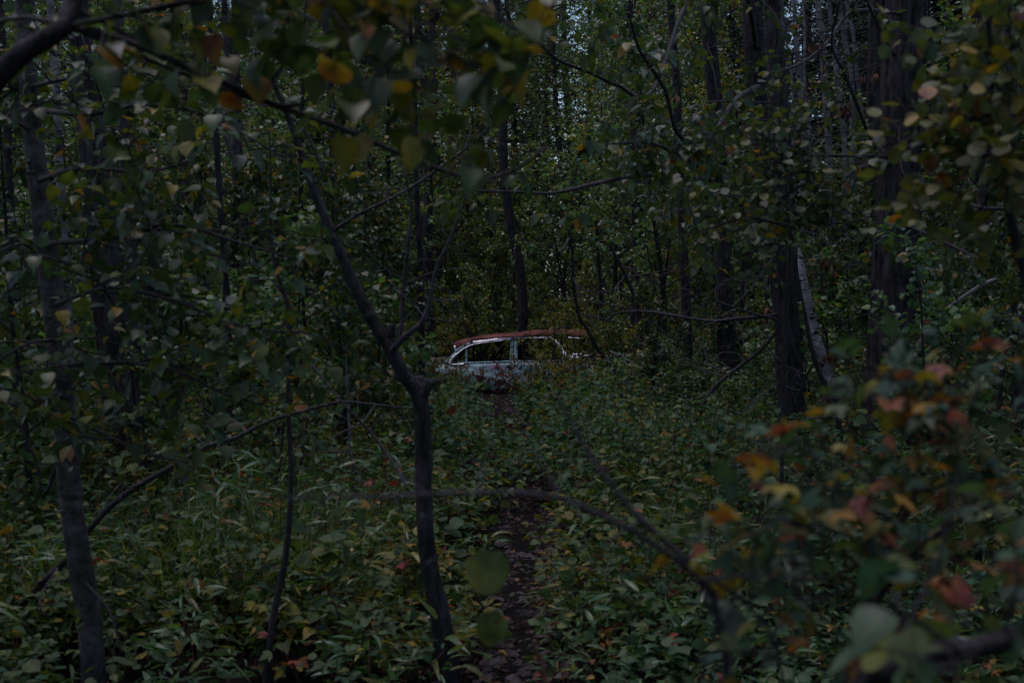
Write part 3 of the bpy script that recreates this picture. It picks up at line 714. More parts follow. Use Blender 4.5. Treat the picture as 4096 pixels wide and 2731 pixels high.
bf = Buf(); c0 = np.array([-.42, .50, .70]); th = np.linspace(0, 2 * pi, 25)
tube(bf, np.stack([c0[0] + .09 * np.sin(th), c0[1] + .19 * np.cos(th), c0[2] + .16 * np.sin(th)], -1), .012, 6, cap=False); tube(bf, [c0, (-.85, .50, .50)], .02, 6); tube(bf, [c0 + [0, -.18, 0], c0 + [0, .18, 0]], .01, 5); cpart('steering_wheel', bf, M['car_dark'])
bf = Buf(); q = [(CB(1480, 0)[0] + .16 * (1 - t * t), .20 + (W - .40) * (t + 1) / 2, CB(0, 300)[1]) for t in np.linspace(-1, 1, 11)]; tube(bf, q, .028, 6)
q = [(CB(1780, 0)[0] + .10 * (1 - t * t) - .25 * t * t, .12 + (W - .24) * (t + 1) / 2, CB(0, 585)[1] + .03) for t in np.linspace(-1, 1, 11)]; tube(bf, q, .022, 6)
tube(bf, [(CB(1480, 0)[0] + .14, W / 2, CB(0, 300)[1]), (CB(1780, 0)[0] + .08, W / 2, CB(0, 560)[1])], .016, 6); cpart('rear_window_frame', bf, M['car_dark'])
bf = Buf(); slab(bf, CB(1405, 0)[0], CB(1465, 0)[0], W - .20, W - .16, .70, 1.10); cpart('rear_roof_post', bf, M['car_dark'])
# litter on the dashboard, small chrome pieces at the windscreen foot
bf = Buf(); tube(bf, [(CA(240, 0)[0], .05, CA(0, 826)[1]), (CA(265, 0)[0], .03, CA(0, 830)[1]), (CA(300, 0)[0], .05, CA(0, 860)[1])], [.012, .016, .014], 6); cpart('wiper_trim', bf, M['chrome'])
bf = Buf(); 
for k, (x, z) in enumerate([(1.9, .28)]): 
    tube(bf, [(2.30, .25, .36), (2.36, .25, .36)], [.07, .06], 14)
cpart('tail_light', bf, M['chrome'])
bf = Buf(); tube(bf, [(-2.60, .30, .40), (-2.68, .30, .40)], [.09, .085], 16); cpart('headlight', bf, M['chrome'])
bf = Buf(); tube(bf, [(-2.60, W - .30, .40), (-2.68, W - .30, .40)], [.09, .085], 16); cpart('headlight', bf, M['chrome'])
# far windscreen pillar and far door frame seen through the near windows (they sweep forward and down)
for pts, wd in (([CA(1170, 430), CA(1100, 540), CA(1000, 640), CA(890, 720)], .028), ([CA(1480, 480), CA(1400, 560), CA(1330, 640), CA(1220, 735)], .055), ([CA(1600, 500), CA(1480, 570), CA(1400, 650), CA(1330, 770)], .03), ([CA(1620, 420), CA(1645, 600), CA(1670, 800)], .03)):
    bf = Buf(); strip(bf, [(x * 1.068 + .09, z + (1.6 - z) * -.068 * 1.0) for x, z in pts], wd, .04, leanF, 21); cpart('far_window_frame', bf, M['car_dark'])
# ------------------------------------------------------------------ trees, measured one by one
def track(spec, D, wk=1.0):
    """spec: [(vx, vy, width)] -> points and radii at distance D (D may be a list)"""
    pts = []; rad = []
    for k, (x, y, wd) in enumerate(spec):
        d = D if np.isscalar(D) else D[k]
        pts.append(P(x, y, d)); rad.append(wd / 2.2969 / FPX * d / 2 * wk)
    return np.array(pts), np.array(rad)

def rooted(pts, rad, flare=1.25):
    """carry the lowest end (last point) down into the soil"""
    a, b = pts[-2], pts[-1]; g0 = float(gz(b[0], b[1]))
    if b[2] > g0 + .05:
        d = norm(b - a); d[1] *= .3; d[0] *= .6; d = norm(d)
        if d[2] > -.5: d = norm(np.array([d[0] * .5, 0, -1.0]))
        t = (b[2] - g0 + .08) / -d[2]
        m = b + d * t * .55; e = b + d * t
        pts = np.vstack([pts, m, e]); rad = np.append(rad, [rad[-1] * 1.03, rad[-1] * flare])
    return pts, rad
def topped(pts, rad, H, g):
    a = norm(pts[0] - pts[1]); a = norm(a + np.array([0, 0, .8])); z0 = pts[0][2]; n = 4
    q = [pts[0]]; r = [rad[0]]
    for k in range(n):
        a = norm(a + g.normal(size=3) * .05 + [0, 0, .12]); q.append(q[-1] + a * (H - z0) / n); r.append(rad[0] * (1 - .8 * (k + 1) / n))
    return np.vstack([np.array(q[::-1]), pts[1:]]), np.append(np.array(r[::-1]), rad[1:])

tk_poplar = lambda g, n: tints(g, n, .36, .15, .05, .02)
tk_aspen = lambda g, n: tints(g, n, .40, .17, .05, .015)
tk_dark = lambda g, n: tints(g, n, .25, .13, .02, .01)
tk_bush = lambda g, n: tints(g, n, .42, .2, .07, .03, .003)
tk_yel = lambda g, n: tints(g, n, .60, .16, .22, .05, .004)
def tk_or(g, n): return np.where(g.uniform(size=n) < .35, g.uniform(.25, .6, n), np.clip(g.normal(.90, .06, n), 0, 1))
def tk_cran(g, n):
    r = g.uniform()
    if r < .72: return tints(g, n, .30, .16, .05, .04, .01)
    if r < .85: return tints(g, n, .66, .08, .35, .15, .02)
    if r < .94: return np.clip(g.normal(.88, .04, n), 0, 1)
    return np.clip(g.normal(.95, .03, n), 0, 1)
tk_red = lambda g, n: tints(g, n, .55, .2, .10, .15, .55)

def crown(g, lv, wood, base, top, n, R, nleaf, size, tk, z0=0, flatten=1.0):
    """limbs up a stem and leaf clusters round their twigs"""
    for k in range(n):
        t = (k + g.uniform()) / n; p = base + (top - base) * t
        a = g.uniform(0, 2 * pi); l = R * (1 - .65 * t) * g.uniform(.6, 1.15)
        tp = wander(g, p, np.array([cos(a), sin(a), .35 + .5 * t]), l, 5, .18, .03)
        tube(wood, tp, np.linspace(.006 + l * .008, .003, 6), 4)
        for q in range(5):
            p2, a2 = at_path(tp, g.uniform(.25, 1)); t2 = wander(g, p2, norm(a2 + g.normal(size=3) * .7), l * .38, 3, .2)
            tube(wood, t2, np.linspace(.004, .002, 4), 3)
            put_leaves(g, lv, t2, nleaf, size, .16, tk, 0, .35)

def tree(name, label, cat, spec, D, bark, H=9, group=None, sides=14, flute=0, jit=.05, dead=0, deadL=1.2, dz=(0.25, .8), seed=1, leaves=None, step=.08, crownp=None, limbs=(), withered=0, deadmat='twig_mid', deadr=.0065):
    g = rnd(seed)
    pts, rad = track(spec, D)
    if H: pts, rad = topped(pts, rad, H, g)
    pts, rad = rooted(pts, rad)
    base = pts[-1].copy(); th = thing(name, label, cat, base, 0, group)
    sp, sr = smooth_path(pts, rad, step)
    tb = Buf(); tube(tb, sp, sr, sides, jit, seed, flute)
    part('trunk', tb, M[bark], th)
    wd = Buf(); lv = Leaves(); wl = Leaves()
    if dead: bare(g, wd, sp, int(dead * 1.7), deadL, deadr * .85, dz[0], dz[1], 3, .17, -.01)
    lims = []
    for lb in limbs:
        lw = Buf(); lb(g, lw, lv, wl, sp, sr); lims.append(lw)
    if crownp: 
        top = sp[0]; cb = sp[int(len(sp) * crownp.get('t', .35))]
        crown(g, lv, wd, cb, top, crownp.get('n', 14), crownp.get('R', 2.0), crownp.get('nl', 22), crownp.get('s', .07), crownp.get('tk', tk_dark))
    for k in range(withered):
        p, _ = at_path(sp, g.uniform(dz[0], dz[1])); c = p + [g.normal() * .6, g.normal() * .3 - .25, g.normal() * .1]
        tw = wander(g, p, c - p, np.linalg.norm(c - p), 5, .1); tube(wd, tw, .004, 4)
        put_leaves(g, wl, tw[-2:], 14, .075, .06, lambda g, n: np.clip(g.normal(.45, .25, n), 0, 1) * .7, .2, 2.2)
    for lw in lims: part('branch', lw, M[deadmat], th)
    if wd.n: part('branches', wd, M[deadmat], th)
    if lv.count(): part('foliage', lv.bake(POPLAR_M), M[leaves or 'poplar'], th)
    if wl.count(): part('withered_leaves', wl.bake(POPLAR_M), M['withered'], th)
    return th

def limb(spec, D, r0=None, leaf=None, dead=0, deadL=.4):
    """a measured limb, optional leaf spray dict(ntw,L,n,s,tk)"""
    def f(g, wd, lv, wl, sp, sr):
        pts, rad = track(spec, D)
        # begin on the trunk: nearest trunk point
        i = int(np.argmin(np.linalg.norm(sp - pts[0], axis=1)))
        if np.linalg.norm(sp[i] - pts[0]) > sr[i]: pts = np.vstack([sp[i], pts]); rad = np.append(rad[0] * 1.1, rad)
        q, r = smooth_path(pts, rad, .05); tube(wd, q, r, 7, .06, len(q))
        if dead: bare(g, wd, q, dead, deadL, r.mean() * .45, .1, 1, 1, .18)
        if leaf: spray(g, wd, lv, q, r, leaf['ntw'], leaf['L'], leaf['n'], leaf['s'], leaf.get('tk', tk_poplar), leaf.get('spread', .06), leaf.get('t0', .1), leaf.get('droop', .55), sub=leaf.get('sub', 1), petiole=leaf.get('pet', 0), up=leaf.get('up', 1.0), jn=leaf.get('jn', .5), flat=leaf.get('flat', .35))
    return f

def swap_tpl(th, tpl): pass

# A: slim grey poplar at the left edge, leafy limbs reaching right across the view
LA = lambda nt_, L_=.48, n_=8: dict(ntw=int(nt_ * 1.7), L=L_, n=n_, s=.056, pet=.0009, spread=.05, sub=1, flat=.4, droop=.15, up=2.2, jn=.7, t0=.28, tk=lambda g, n: tints(g, n, .38, .2, .05, .03))
gA = rnd(11)
def hero(name, label, cat, spec, D, bark, H, limbs, seed, tpl=POPLAR, leafmat='poplar', woodmat='twig_dark', sides=16, jit=.05, step=.04, root=True, extra=None, leafname='foliage', group=None, flute_=0):
    g = rnd(seed); pts, rad = track(spec, D, .9)
    if H: pts, rad = topped(pts, rad, H, g)
    if root: pts, rad = rooted(pts, rad)
    th = thing(name, label, cat, pts[-1], 0, group)
    sp, sr = smooth_path(pts, rad, step)
    tb = Buf(); tube(tb, sp, sr, sides, jit, seed, flute_); 
    if extra: extra(tb, sp, sr, g)
    part('trunk', tb, M[bark], th)
    wd = Buf(); lv = Leaves(); wl = Leaves()
    lims = []
    for lb in limbs:
        lw = Buf(); lb(g, lw, lv, wl, sp, sr); lims.append(lw)
    for lw in lims: part('branch', lw, M[woodmat], th)
    if lv.count(): part(leafname, lv.bake(tpl), M[leafmat], th)
    return th

def knots(tb, sp, sr, g):
    for k in range(14):
        i = int(g.uniform(.2, .95) * len(sp)); a = g.uniform(-2.6, -.5); d = np.array([cos(a), sin(a), .15])
        tube(tb, [sp[i] + d * sr[i] * .7, sp[i] + d * sr[i] * 1.15], [sr[i] * .35, sr[i] * .2], 7)
hero('poplar_tree', 'slim smooth grey poplar trunk rising at the left edge of the photo', 'tree',
     [(58, -10, 46), (64, 160, 48), (78, 330, 50), (100, 520, 54), (122, 690, 58), (140, 860, 56), (152, 1000, 56), (160, 1130, 58), (184, 1290, 62), (205, 1420, 62), (216, 1570, 64)], 5.5, 'bark_grey', 7.5,
     [limb([(70, 250, 14), (200, 262, 12), (330, 240, 10), (470, 262, 7), (600, 330, 4)], [5.5, 5.0, 4.7, 4.5, 4.4], leaf=LA(11)),
      limb([(64, 200, 12), (180, 180, 9), (320, 205, 7), (480, 190, 4)], [5.5, 5.2, 5.0, 4.9], leaf=LA(9)),
      limb([(85, 415, 14), (190, 385, 10), (330, 395, 8), (450, 365, 4)], [5.5, 5.0, 4.7, 4.5], leaf=LA(9)),
      limb([(100, 560, 14), (260, 545, 11), (400, 515, 9), (560, 560, 7), (700, 600, 4)], [5.5, 5.0, 4.7, 4.6, 4.6], leaf=LA(13)),
      limb([(122, 700, 13), (250, 660, 10), (400, 690, 8), (540, 745, 6), (640, 760, 4)], [5.5, 4.9, 4.6, 4.5, 4.5], leaf=LA(13)),
      limb([(140, 840, 13), (260, 830, 10), (400, 850, 8), (520, 905, 6), (650, 940, 3)], [5.5, 4.9, 4.6, 4.5, 4.4], leaf=LA(13)),
      limb([(130, 780, 9), (60, 790, 7), (-40, 850, 5)], [5.5, 5.1, 4.8], leaf=LA(6)),
      limb([(110, 610, 9), (50, 560, 7), (-40, 600, 5)], [5.5, 5.0, 4.8], leaf=LA(6)),
      limb([(70, 300, 9), (10, 270, 7), (-60, 300, 5)], [5.5, 5.2, 5.0], leaf=LA(6)),
      limb([(150, 960, 9), (230, 990, 7), (330, 1040, 6), (430, 1060, 3)], [5.5, 5.0, 4.8, 4.7], leaf=LA(5)),
      limb([(190, 1330, 8), (250, 1400, 6), (280, 1500, 4)], [5.5, 5.2, 5.1], leaf=LA(2, .3, 4)),
      limb([(150, 1000, 8), (105, 1130, 8), (80, 1050, 7), (30, 950, 4)], [5.5, 5.6, 5.6, 5.6]),
      ], 11, extra=knots)

# B: dark crooked trunk in the middle
def stub(tb, sp, sr, g):
    p, r = track([(968, 905, 40), (985, 878, 26), (1012, 872, 8)], 5.8); tube(tb, p, r, 10, .2, 3)
    p, r = track([(893, 790, 22), (897, 760, 20), (900, 745, 17)], 5.8); tube(tb, p, r, 10, .1, 4)
    p, r = track([(970, 960, 36), (962, 890, 40), (968, 868, 34)], 5.83); tube(tb, p, r, 12, .18, 9)
hero('crooked_tree', 'dark crooked bare tree with a broken fork standing nearest, left of the wrecked car', 'tree',
     [(565, -20, 9), (600, 70, 11), (622, 170, 13), (655, 250, 15), (690, 345, 18), (722, 440, 22), (762, 535, 26), (800, 620, 29), (842, 712, 31), (893, 795, 35), (928, 860, 40), (962, 905, 43), (972, 1000, 42), (973, 1140, 43), (982, 1270, 46), (1008, 1400, 52), (1035, 1570, 60)],
     5.8, 'bark_dark', 0,
     [limb([(905, 800, 15), (930, 772, 15), (962, 748, 14), (985, 700, 11), (1000, 620, 9), (1035, 545, 7), (1065, 460, 5), (1090, 380, 3)], 5.75, dead=4, deadL=.3),
      limb([(918, 775, 11), (928, 650, 10), (940, 540, 9), (945, 470, 7), (925, 380, 4)], 5.8, dead=4, deadL=.3),
      limb([(765, 530, 9), (830, 488, 8), (900, 455, 7), (975, 410, 7), (1090, 325, 6), (1150, 265, 5), (1200, 240, 3)], [5.8, 5.7, 5.6, 5.5, 5.4, 5.4, 5.4], dead=6, deadL=.35),
      limb([(640, 245, 8), (700, 300, 7), (740, 400, 6), (720, 430, 5)], 5.8),
      limb([(690, 345, 7), (650, 330, 5), (600, 345, 3)], 5.9, dead=2, deadL=.3),
      limb([(622, 150, 7), (700, 120, 6), (760, 60, 4)], 5.7, dead=3, deadL=.3),
      limb([(945, 1130, 7), (905, 1065, 8), (850, 990, 7), (800, 940, 6), (720, 840, 5), (655, 750, 3)], [5.8, 5.9, 6, 6, 6.1, 6.2], dead=4, deadL=.3)],
     12, woodmat='twig_mid', jit=.11, sides=36, step=.02, flute_=.05, extra=stub)

# C: thin dark sapling
hero('sapling', 'thin black sapling stem bending up just left of the crooked tree', 'sapling',
     [(618, 300, 4), (622, 420, 6), (622, 520, 8), (632, 610, 9), (660, 700, 11), (664, 790, 12), (662, 940, 13), (668, 1060, 14), (667, 1150, 15), (655, 1280, 17), (626, 1430, 19), (612, 1570, 21)], 5.6, 'twig_dark', 0,
     [limb([(664, 760, 5), (690, 720, 4), (730, 660, 3)], 5.6), limb([(655, 680, 5), (620, 640, 4), (560, 640, 3), (520, 560, 2)], 5.6, dead=2)], 13, sides=10, jit=.12)

# D: near overhanging limb across the upper left, carried by a trunk outside the frame
DL = lambda nt_, L_=.26, n_=7: dict(ntw=nt_, L=L_, n=n_, s=.052, jn=.6, pet=.0011, spread=.05, sub=1, flat=.45, droop=.1, up=2.0, tk=lambda g, n: tints(g, n, .42, .2, .12, .10))
hero('overhanging_tree', 'dark near tree limb reaching across the upper left with out-of-focus leaves', 'tree',
     [(420, -420, 30), (250, -180, 40), (175, -40, 46), (150, 60, 52), (60, 115, 56), (-40, 220, 62), (-160, 420, 70), (-260, 800, 80)], [2.6, 2.55, 2.5, 2.45, 2.45, 2.5, 2.6, 2.8], 'bark_dark', 0,
     [limb([(150, 60, 24), (300, 98, 19), (430, 155, 17), (560, 210, 16), (640, 243, 15), (780, 292, 14), (900, 345, 13), (1000, 385, 11), (1110, 415, 11), (1180, 392, 9), (1260, 335, 6)], [2.45, 2.5, 2.5, 2.55, 2.6, 2.6, 2.65, 2.7, 2.7, 2.7, 2.7], dead=7, deadL=.2),
      limb([(560, 205, 9), (680, 120, 8), (800, 130, 7), (900, 160, 6), (1000, 200, 4)], [2.6, 2.5, 2.4, 2.35, 2.3]),
      limb([(640, 243, 10), (760, 150, 9), (860, 60, 8), (960, -10, 6)], [2.6, 2.45, 2.35, 2.3]),
      limb([(700, -120, 12), (820, -20, 10), (920, 70, 8), (1020, 110, 6), (1110, 165, 4)], [2.5, 2.3, 2.2, 2.15, 2.1], leaf=DL(8)),
      limb([(560, -80, 10), (660, 10, 8), (760, 60, 7), (860, 60, 5)], [2.5, 2.35, 2.25, 2.2], leaf=DL(6)),
      limb([(760, -130, 10), (900, -40, 8), (1000, 20, 6), (1080, 60, 4)], [2.4, 2.2, 2.1, 2.05], leaf=DL(6)),
      limb([(640, -100, 9), (760, 20, 8), (860, 150, 7), (960, 200, 5), (1060, 215, 3)], [2.5, 2.35, 2.25, 2.15, 2.1], leaf=DL(6)),
      limb([(880, -60, 9), (960, 60, 7), (1040, 160, 5), (1120, 215, 3)], [2.3, 2.2, 2.1, 2.05], leaf=dict(DL(11), t0=.35)),
      limb([(900, -90, 9), (1000, 30, 7), (1070, 120, 5), (1150, 250, 3)], [2.3, 2.2, 2.15, 2.1], leaf=dict(DL(9), t0=.4)),
      limb([(780, -60, 9), (860, 50, 7), (940, 110, 5)], [2.3, 2.2, 2.15], leaf=DL(8)),
      limb([(450, -60, 9), (560, 10, 7), (640, 40, 5)], [2.6, 2.5, 2.45], leaf=DL(4)),
      limb([(300, -60, 9), (420, 0, 7), (520, 15, 5)], [2.6, 2.6, 2.55], leaf=DL(4)),
      limb([(150, 60, 14), (60, 40, 12), (-60, 60, 10)], [2.45, 2.5, 2.6]),
      limb([(165, 20, 14), (260, 40, 11), (330, -40, 9)], [2.5, 2.6, 2.7])],
     14, sides=18)

# dead branch leaning up from the lower left
def loose(name, label, cat, spec, D, mat, seed, dead=6, deadL=.5, root=True, group=None):
    g = rnd(seed); pts, rad = track(spec, D)
    if root: pts, rad = rooted(pts, rad, 1.0)
    th = thing(name, label, cat, pts[-1], 0, group); q, r = smooth_path(pts, rad, .06)
    b = Buf(); tube(b, q, r, 9, .1, seed); part('stem', b, M[mat], th)
    b = Buf(); bare(g, b, q, dead, deadL, r.mean() * .5, .05, .9, 2, .16); part('twigs', b, M['twig_mid'], th)
    return th
loose('dead_branch', 'long dark dead branch leaning up from the lower left corner behind the grey poplar', 'branch',
      [(945, 938, 4), (840, 926, 6), (780, 922, 7), (700, 942, 9), (620, 965, 9), (540, 1005, 10), (480, 1022, 11), (410, 1062, 12), (300, 1125, 14), (230, 1185, 15), (150, 1285, 16), (70, 1365, 17), (-20, 1480, 18)], 6.3, 'twig_dark', 21, 7)
loose('dead_sapling', 'pale dead stem standing left of the wrecked car, behind the crooked tree', 'sapling', [(795, 820, 4), (800, 920, 7), (806, 1040, 9), (815, 1170, 11)], 8.5, 'twig', 22, 5, .4)
loose('dead_sapling', 'dark leaning dead sapling crossing the tail of the wrecked car', 'sapling', [(1290, 480, 5), (1312, 560, 6), (1318, 660, 7), (1331, 728, 8), (1346, 750, 9), (1365, 787, 9), (1387, 821, 10), (1407, 850, 10), (1434, 906, 11), (1470, 985, 11)], 19, 'twig_dark', 23, 12, 1.2)
loose('dead_sapling', 'forked dark dead sapling right of the tail of the wrecked car', 'sapling', [(1400, 560, 6), (1440, 640, 8), (1480, 740, 9), (1500, 800, 10), (1520, 900, 11)], 17, 'twig_dark', 24, 12, 1.1)
loose('fallen_stick', 'pale peeled dead stick slanting over the bushes right of the wrecked car', 'stick', [(1400, 806, 5), (1430, 820, 6), (1460, 838, 6), (1495, 858, 6), (1560, 900, 6)], 20, 'bark_pale', 25, 2, .3)
loose('dead_branch', 'pale bent dead branch leaning against the big furrowed trunk from the right', 'branch', [(2290, 640, 6), (2262, 650, 9), (2200, 690, 9), (2150, 735, 9), (2110, 790, 9), (2080, 850, 9)], 11, 'bark_pale', 26, 4, .4)
loose('dead_sapling', 'thin dark forked stem in front of the white leaning birch', 'sapling', [(1835, 640, 5), (1850, 730, 8), (1862, 790, 10), (1880, 850, 11), (1905, 900, 12), (1925, 935, 13), (1928, 990, 14), (1940, 1060, 15)], 10.5, 'twig_dark', 27, 10, .9)
loose('dead_sapling', 'drooping dead sapling stem bending over right of the leaning stick', 'sapling', [(1640, 690, 5), (1730, 720, 6), (1790, 740, 8), (1750, 800, 8), (1700, 840, 9), (1640, 890, 9), (1600, 960, 10)], 12, 'twig_dark', 28, 10, .8)

# big furrowed trunks on the right and left
PL = dict(ntw=9, L=.6, n=9, s=.078, sub=1, spread=.07, droop=.7)
tree('furrowed_tree', 'biggest dark furrowed tree trunk on the right', 'tree',
     [(2082, -10, 92), (2072, 180, 94), (2066, 400, 98), (2058, 560, 104), (2048, 760, 108), (2040, 960, 112), (2034, 1100, 118)], 12.2, 'bark_furrow', 11, sides=72, flute=.10, jit=.04, dead=16, deadL=1.6, dz=(.42, .85), seed=31, step=.035, withered=6,
     crownp=dict(t=.1, n=16, R=3.2, nl=26, s=.09),
     limbs=[limb([(2037, 369, 13), (1972, 386, 11), (1941, 407, 10), (1876, 475, 8), (1832, 506, 6)], [12.2, 11.6, 11.2, 10.8, 10.5], dead=4),
            limb([(2020, 358, 10), (1930, 357, 7), (1818, 355, 4)], [12, 11.6, 11.2], dead=6),
            limb([(2100, 420, 10), (2190, 448, 9), (2250, 475, 8), (2352, 478, 5)], [11.8, 11, 10.5, 10], dead=6),
            limb([(2036, 300, 9), (2003, 318, 9), (1968, 239, 8), (1941, 171, 7), (1910, 99, 6), (1930, 0, 5)], [12, 11.5, 11, 10.8, 10.5, 10.2], dead=6),
            limb([(2060, 30, 10), (1958, 27, 9), (1910, 85, 9), (1873, 123, 8), (1821, 154, 7), (1760, 168, 4)], [12, 11.3, 11, 10.8, 10.5, 10.3], dead=8),
            limb([(2050, 120, 8), (1990, 0, 6), (1960, -60, 5)], [12, 11, 10.5], leaf=dict(ntw=6, L=.5, n=7, s=.08, sub=1)),
            limb([(2090, 520, 8), (2180, 560, 7), (2260, 600, 5)], [12, 11, 10.5], leaf=dict(ntw=5, L=.5, n=5, s=.08, sub=0))])
tree('poplar_tree', 'straight grey-barked tree left of the biggest furrowed trunk', 'tree',
     [(1728, -10, 46), (1735, 140, 48), (1745, 290, 50), (1768, 480, 52), (1790, 600, 56), (1806, 720, 58), (1812, 860, 60), (1822, 980, 64)], 12.8, 'bark_dark', 10, sides=40, flute=.04, jit=.04, dead=14, deadL=1.4, dz=(.45, .9), seed=32, step=.05, withered=4,
     crownp=dict(t=.1, n=12, R=2.6, nl=24, s=.09),
     limbs=[limb([(1740, 400, 14), (1640, 412, 12), (1527, 403, 12), (1458, 403, 11), (1356, 424, 10), (1270, 443, 8), (1180, 440, 6), (1038, 437, 3)], [12.6, 10.5, 9, 8, 7.6, 7.4, 7.3, 7.2], leaf=dict(ntw=24, L=.42, n=9, s=.072, sub=1, pet=.0009, t0=.25, droop=.6)),
            limb([(1735, 100, 14), (1700, -60, 12), (1600, -100, 11), (1480, -60, 10)], [12.6, 10.5, 9, 8], leaf=dict(ntw=14, L=.6, n=9, s=.072, sub=2, t0=.35)),
            limb([(1740, 200, 14), (1690, 230, 13), (1620, 330, 11), (1558, 308, 10), (1527, 205, 9), (1472, 120, 8), (1440, 20, 6)], [12.6, 11, 9, 8, 7.6, 7.4, 7.2], leaf=dict(ntw=24, L=.55, n=10, s=.072, sub=2, pet=.0009, t0=.25, up=1.6)),
            limb([(1720, -60, 12), (1600, -30, 11), (1500, 205, 9), (1418, 195, 9), (1356, 167, 8), (1281, 137, 8), (1230, 92, 7), (1151, 44, 6), (1127, 0, 5)], [12.6, 9.5, 8, 7.6, 7.4, 7.2, 7, 7, 7], leaf=dict(ntw=22, L=.42, n=9, s=.072, sub=1, pet=.0009, t0=.3, droop=.6)),
            limb([(1760, 520, 12), (1680, 470, 11), (1600, 380, 9), (1500, 330, 7), (1400, 330, 4)], [12.6, 10, 8.5, 7.8, 7.4], leaf=dict(ntw=22, L=.5, n=10, s=.07, sub=2, pet=.0009, t0=.25, up=1.6)),
            limb([(1770, 560, 10), (1680, 520, 9), (1590, 480, 8), (1520, 500, 4)], [12.6, 10, 8.5, 8], leaf=dict(ntw=14, L=.45, n=9, s=.07, sub=1, t0=.3, droop=.6)),
            limb([(1700, 730, 9), (1620, 735, 7), (1500, 716, 6), (1420, 718, 5), (1390, 740, 3)], [12.6, 13, 13.5, 14, 14.2], dead=5, deadL=.7)])
tree('spruce_snag', 'scaly dark trunk just right of the straight grey-barked tree', 'tree',
     [(1772, -10, 38), (1782, 130, 42), (1790, 250, 44), (1800, 420, 46), (1815, 700, 50), (1825, 900, 52)], 15, 'bark_furrow', 11, sides=30, flute=.05, dead=22, deadL=1.5, dz=(.45, .9), seed=33, withered=3)
tree('poplar_tree', 'mid-distance trunk with pale left side in the top right, third from the furrowed trunk', 'tree',
     [(1622, -10, 32), (1632, 120, 34), (1645, 260, 36), (1655, 420, 38), (1665, 700, 42)], 16, 'bark_dark', 11, sides=26, flute=.02, dead=18, deadL=1.6, dz=(.4, .85), seed=34, crownp=dict(t=.1, n=8, R=2.2, nl=20, s=.08))
tree('furrowed_tree', 'dark trunk tight behind the left side of the biggest furrowed trunk', 'tree',
     [(2010, -10, 30), (2008, 200, 34), (2014, 420, 36), (2010, 600, 38), (2000, 900, 40)], 15.5, 'bark_furrow', 11, sides=26, flute=.05, dead=14, deadL=1.3, dz=(.4, .85), seed=35)
tree('birch_tree', 'white birch trunk leaning left beside the straight grey-barked tree', 'tree',
     [(1838, 590, 13), (1847, 650, 18), (1862, 710, 20), (1880, 790, 22), (1900, 850, 24), (1918, 920, 25), (1930, 980, 26), (1945, 1060, 28)], 13.6, 'bark_birch', 2.2, sides=20, dead=6, deadL=.8, dz=(.5, .9), seed=36)
slim = [(1812, 18, 11), (1845, 22, 12), (1910, 24, 15), (1880, 21, 9), (1938, 18, 11), (1960, 19, 10), (1990, 25, 9), (1893, 27, 8), (1868, 26, 8), (1965, 28, 8), (2150, 20, 12), (2190, 22, 10), (2235, 24, 9), (2300, 21, 12), (2120, 26, 8), (1826, 28, 7), (1740, 24, 9), (1700, 27, 8), (1590, 26, 9)]
where = ['thin pale birch left of the birch with the widest white stem', 'thin pale birch leaning left behind the grey-barked tree', 'pale slender birch, brightest of the close group in the top right', 'wispy birch stem behind the brightest slender birch', 'slender birch stem right of the brightest slender birch', 'slender shaded birch nearest the left of the biggest furrowed trunk', 'very thin birch partly hidden by the biggest furrowed trunk']
for k, (x, D, wd_) in enumerate(slim):
    if k in (3, 7, 10, 11, 13, 14, 16, 17, 18): continue
    g = rnd(400 + k); le = g.normal() * 10
    spec = [(x - 30 - le, -10, wd_ * .85), (x - 22 - le * .5, 80, wd_ * .9), (x - 12 - le * .3 + g.normal() * 4, 180, wd_), (x + g.normal() * 3, 330, wd_), (x + g.normal() * 4, 450, wd_), (x + 5 + le * .3, 600, wd_ * 1.05), (x + 14 + le * .4, 800, wd_ * 1.1)]
    lab = where[k] if k < len(where) else 'slender pale birch stem far back among the trunks at right'
    tree('birch_tree', lab, 'tree', spec, D, 'bark_pale', 12, 'slender birches at the right' , sides=10, dead=14, deadL=1.2, dz=(.3, .85), seed=400 + k, deadr=.006, step=.15, crownp=dict(t=.4, n=9, R=1.2, nl=7, s=.06))
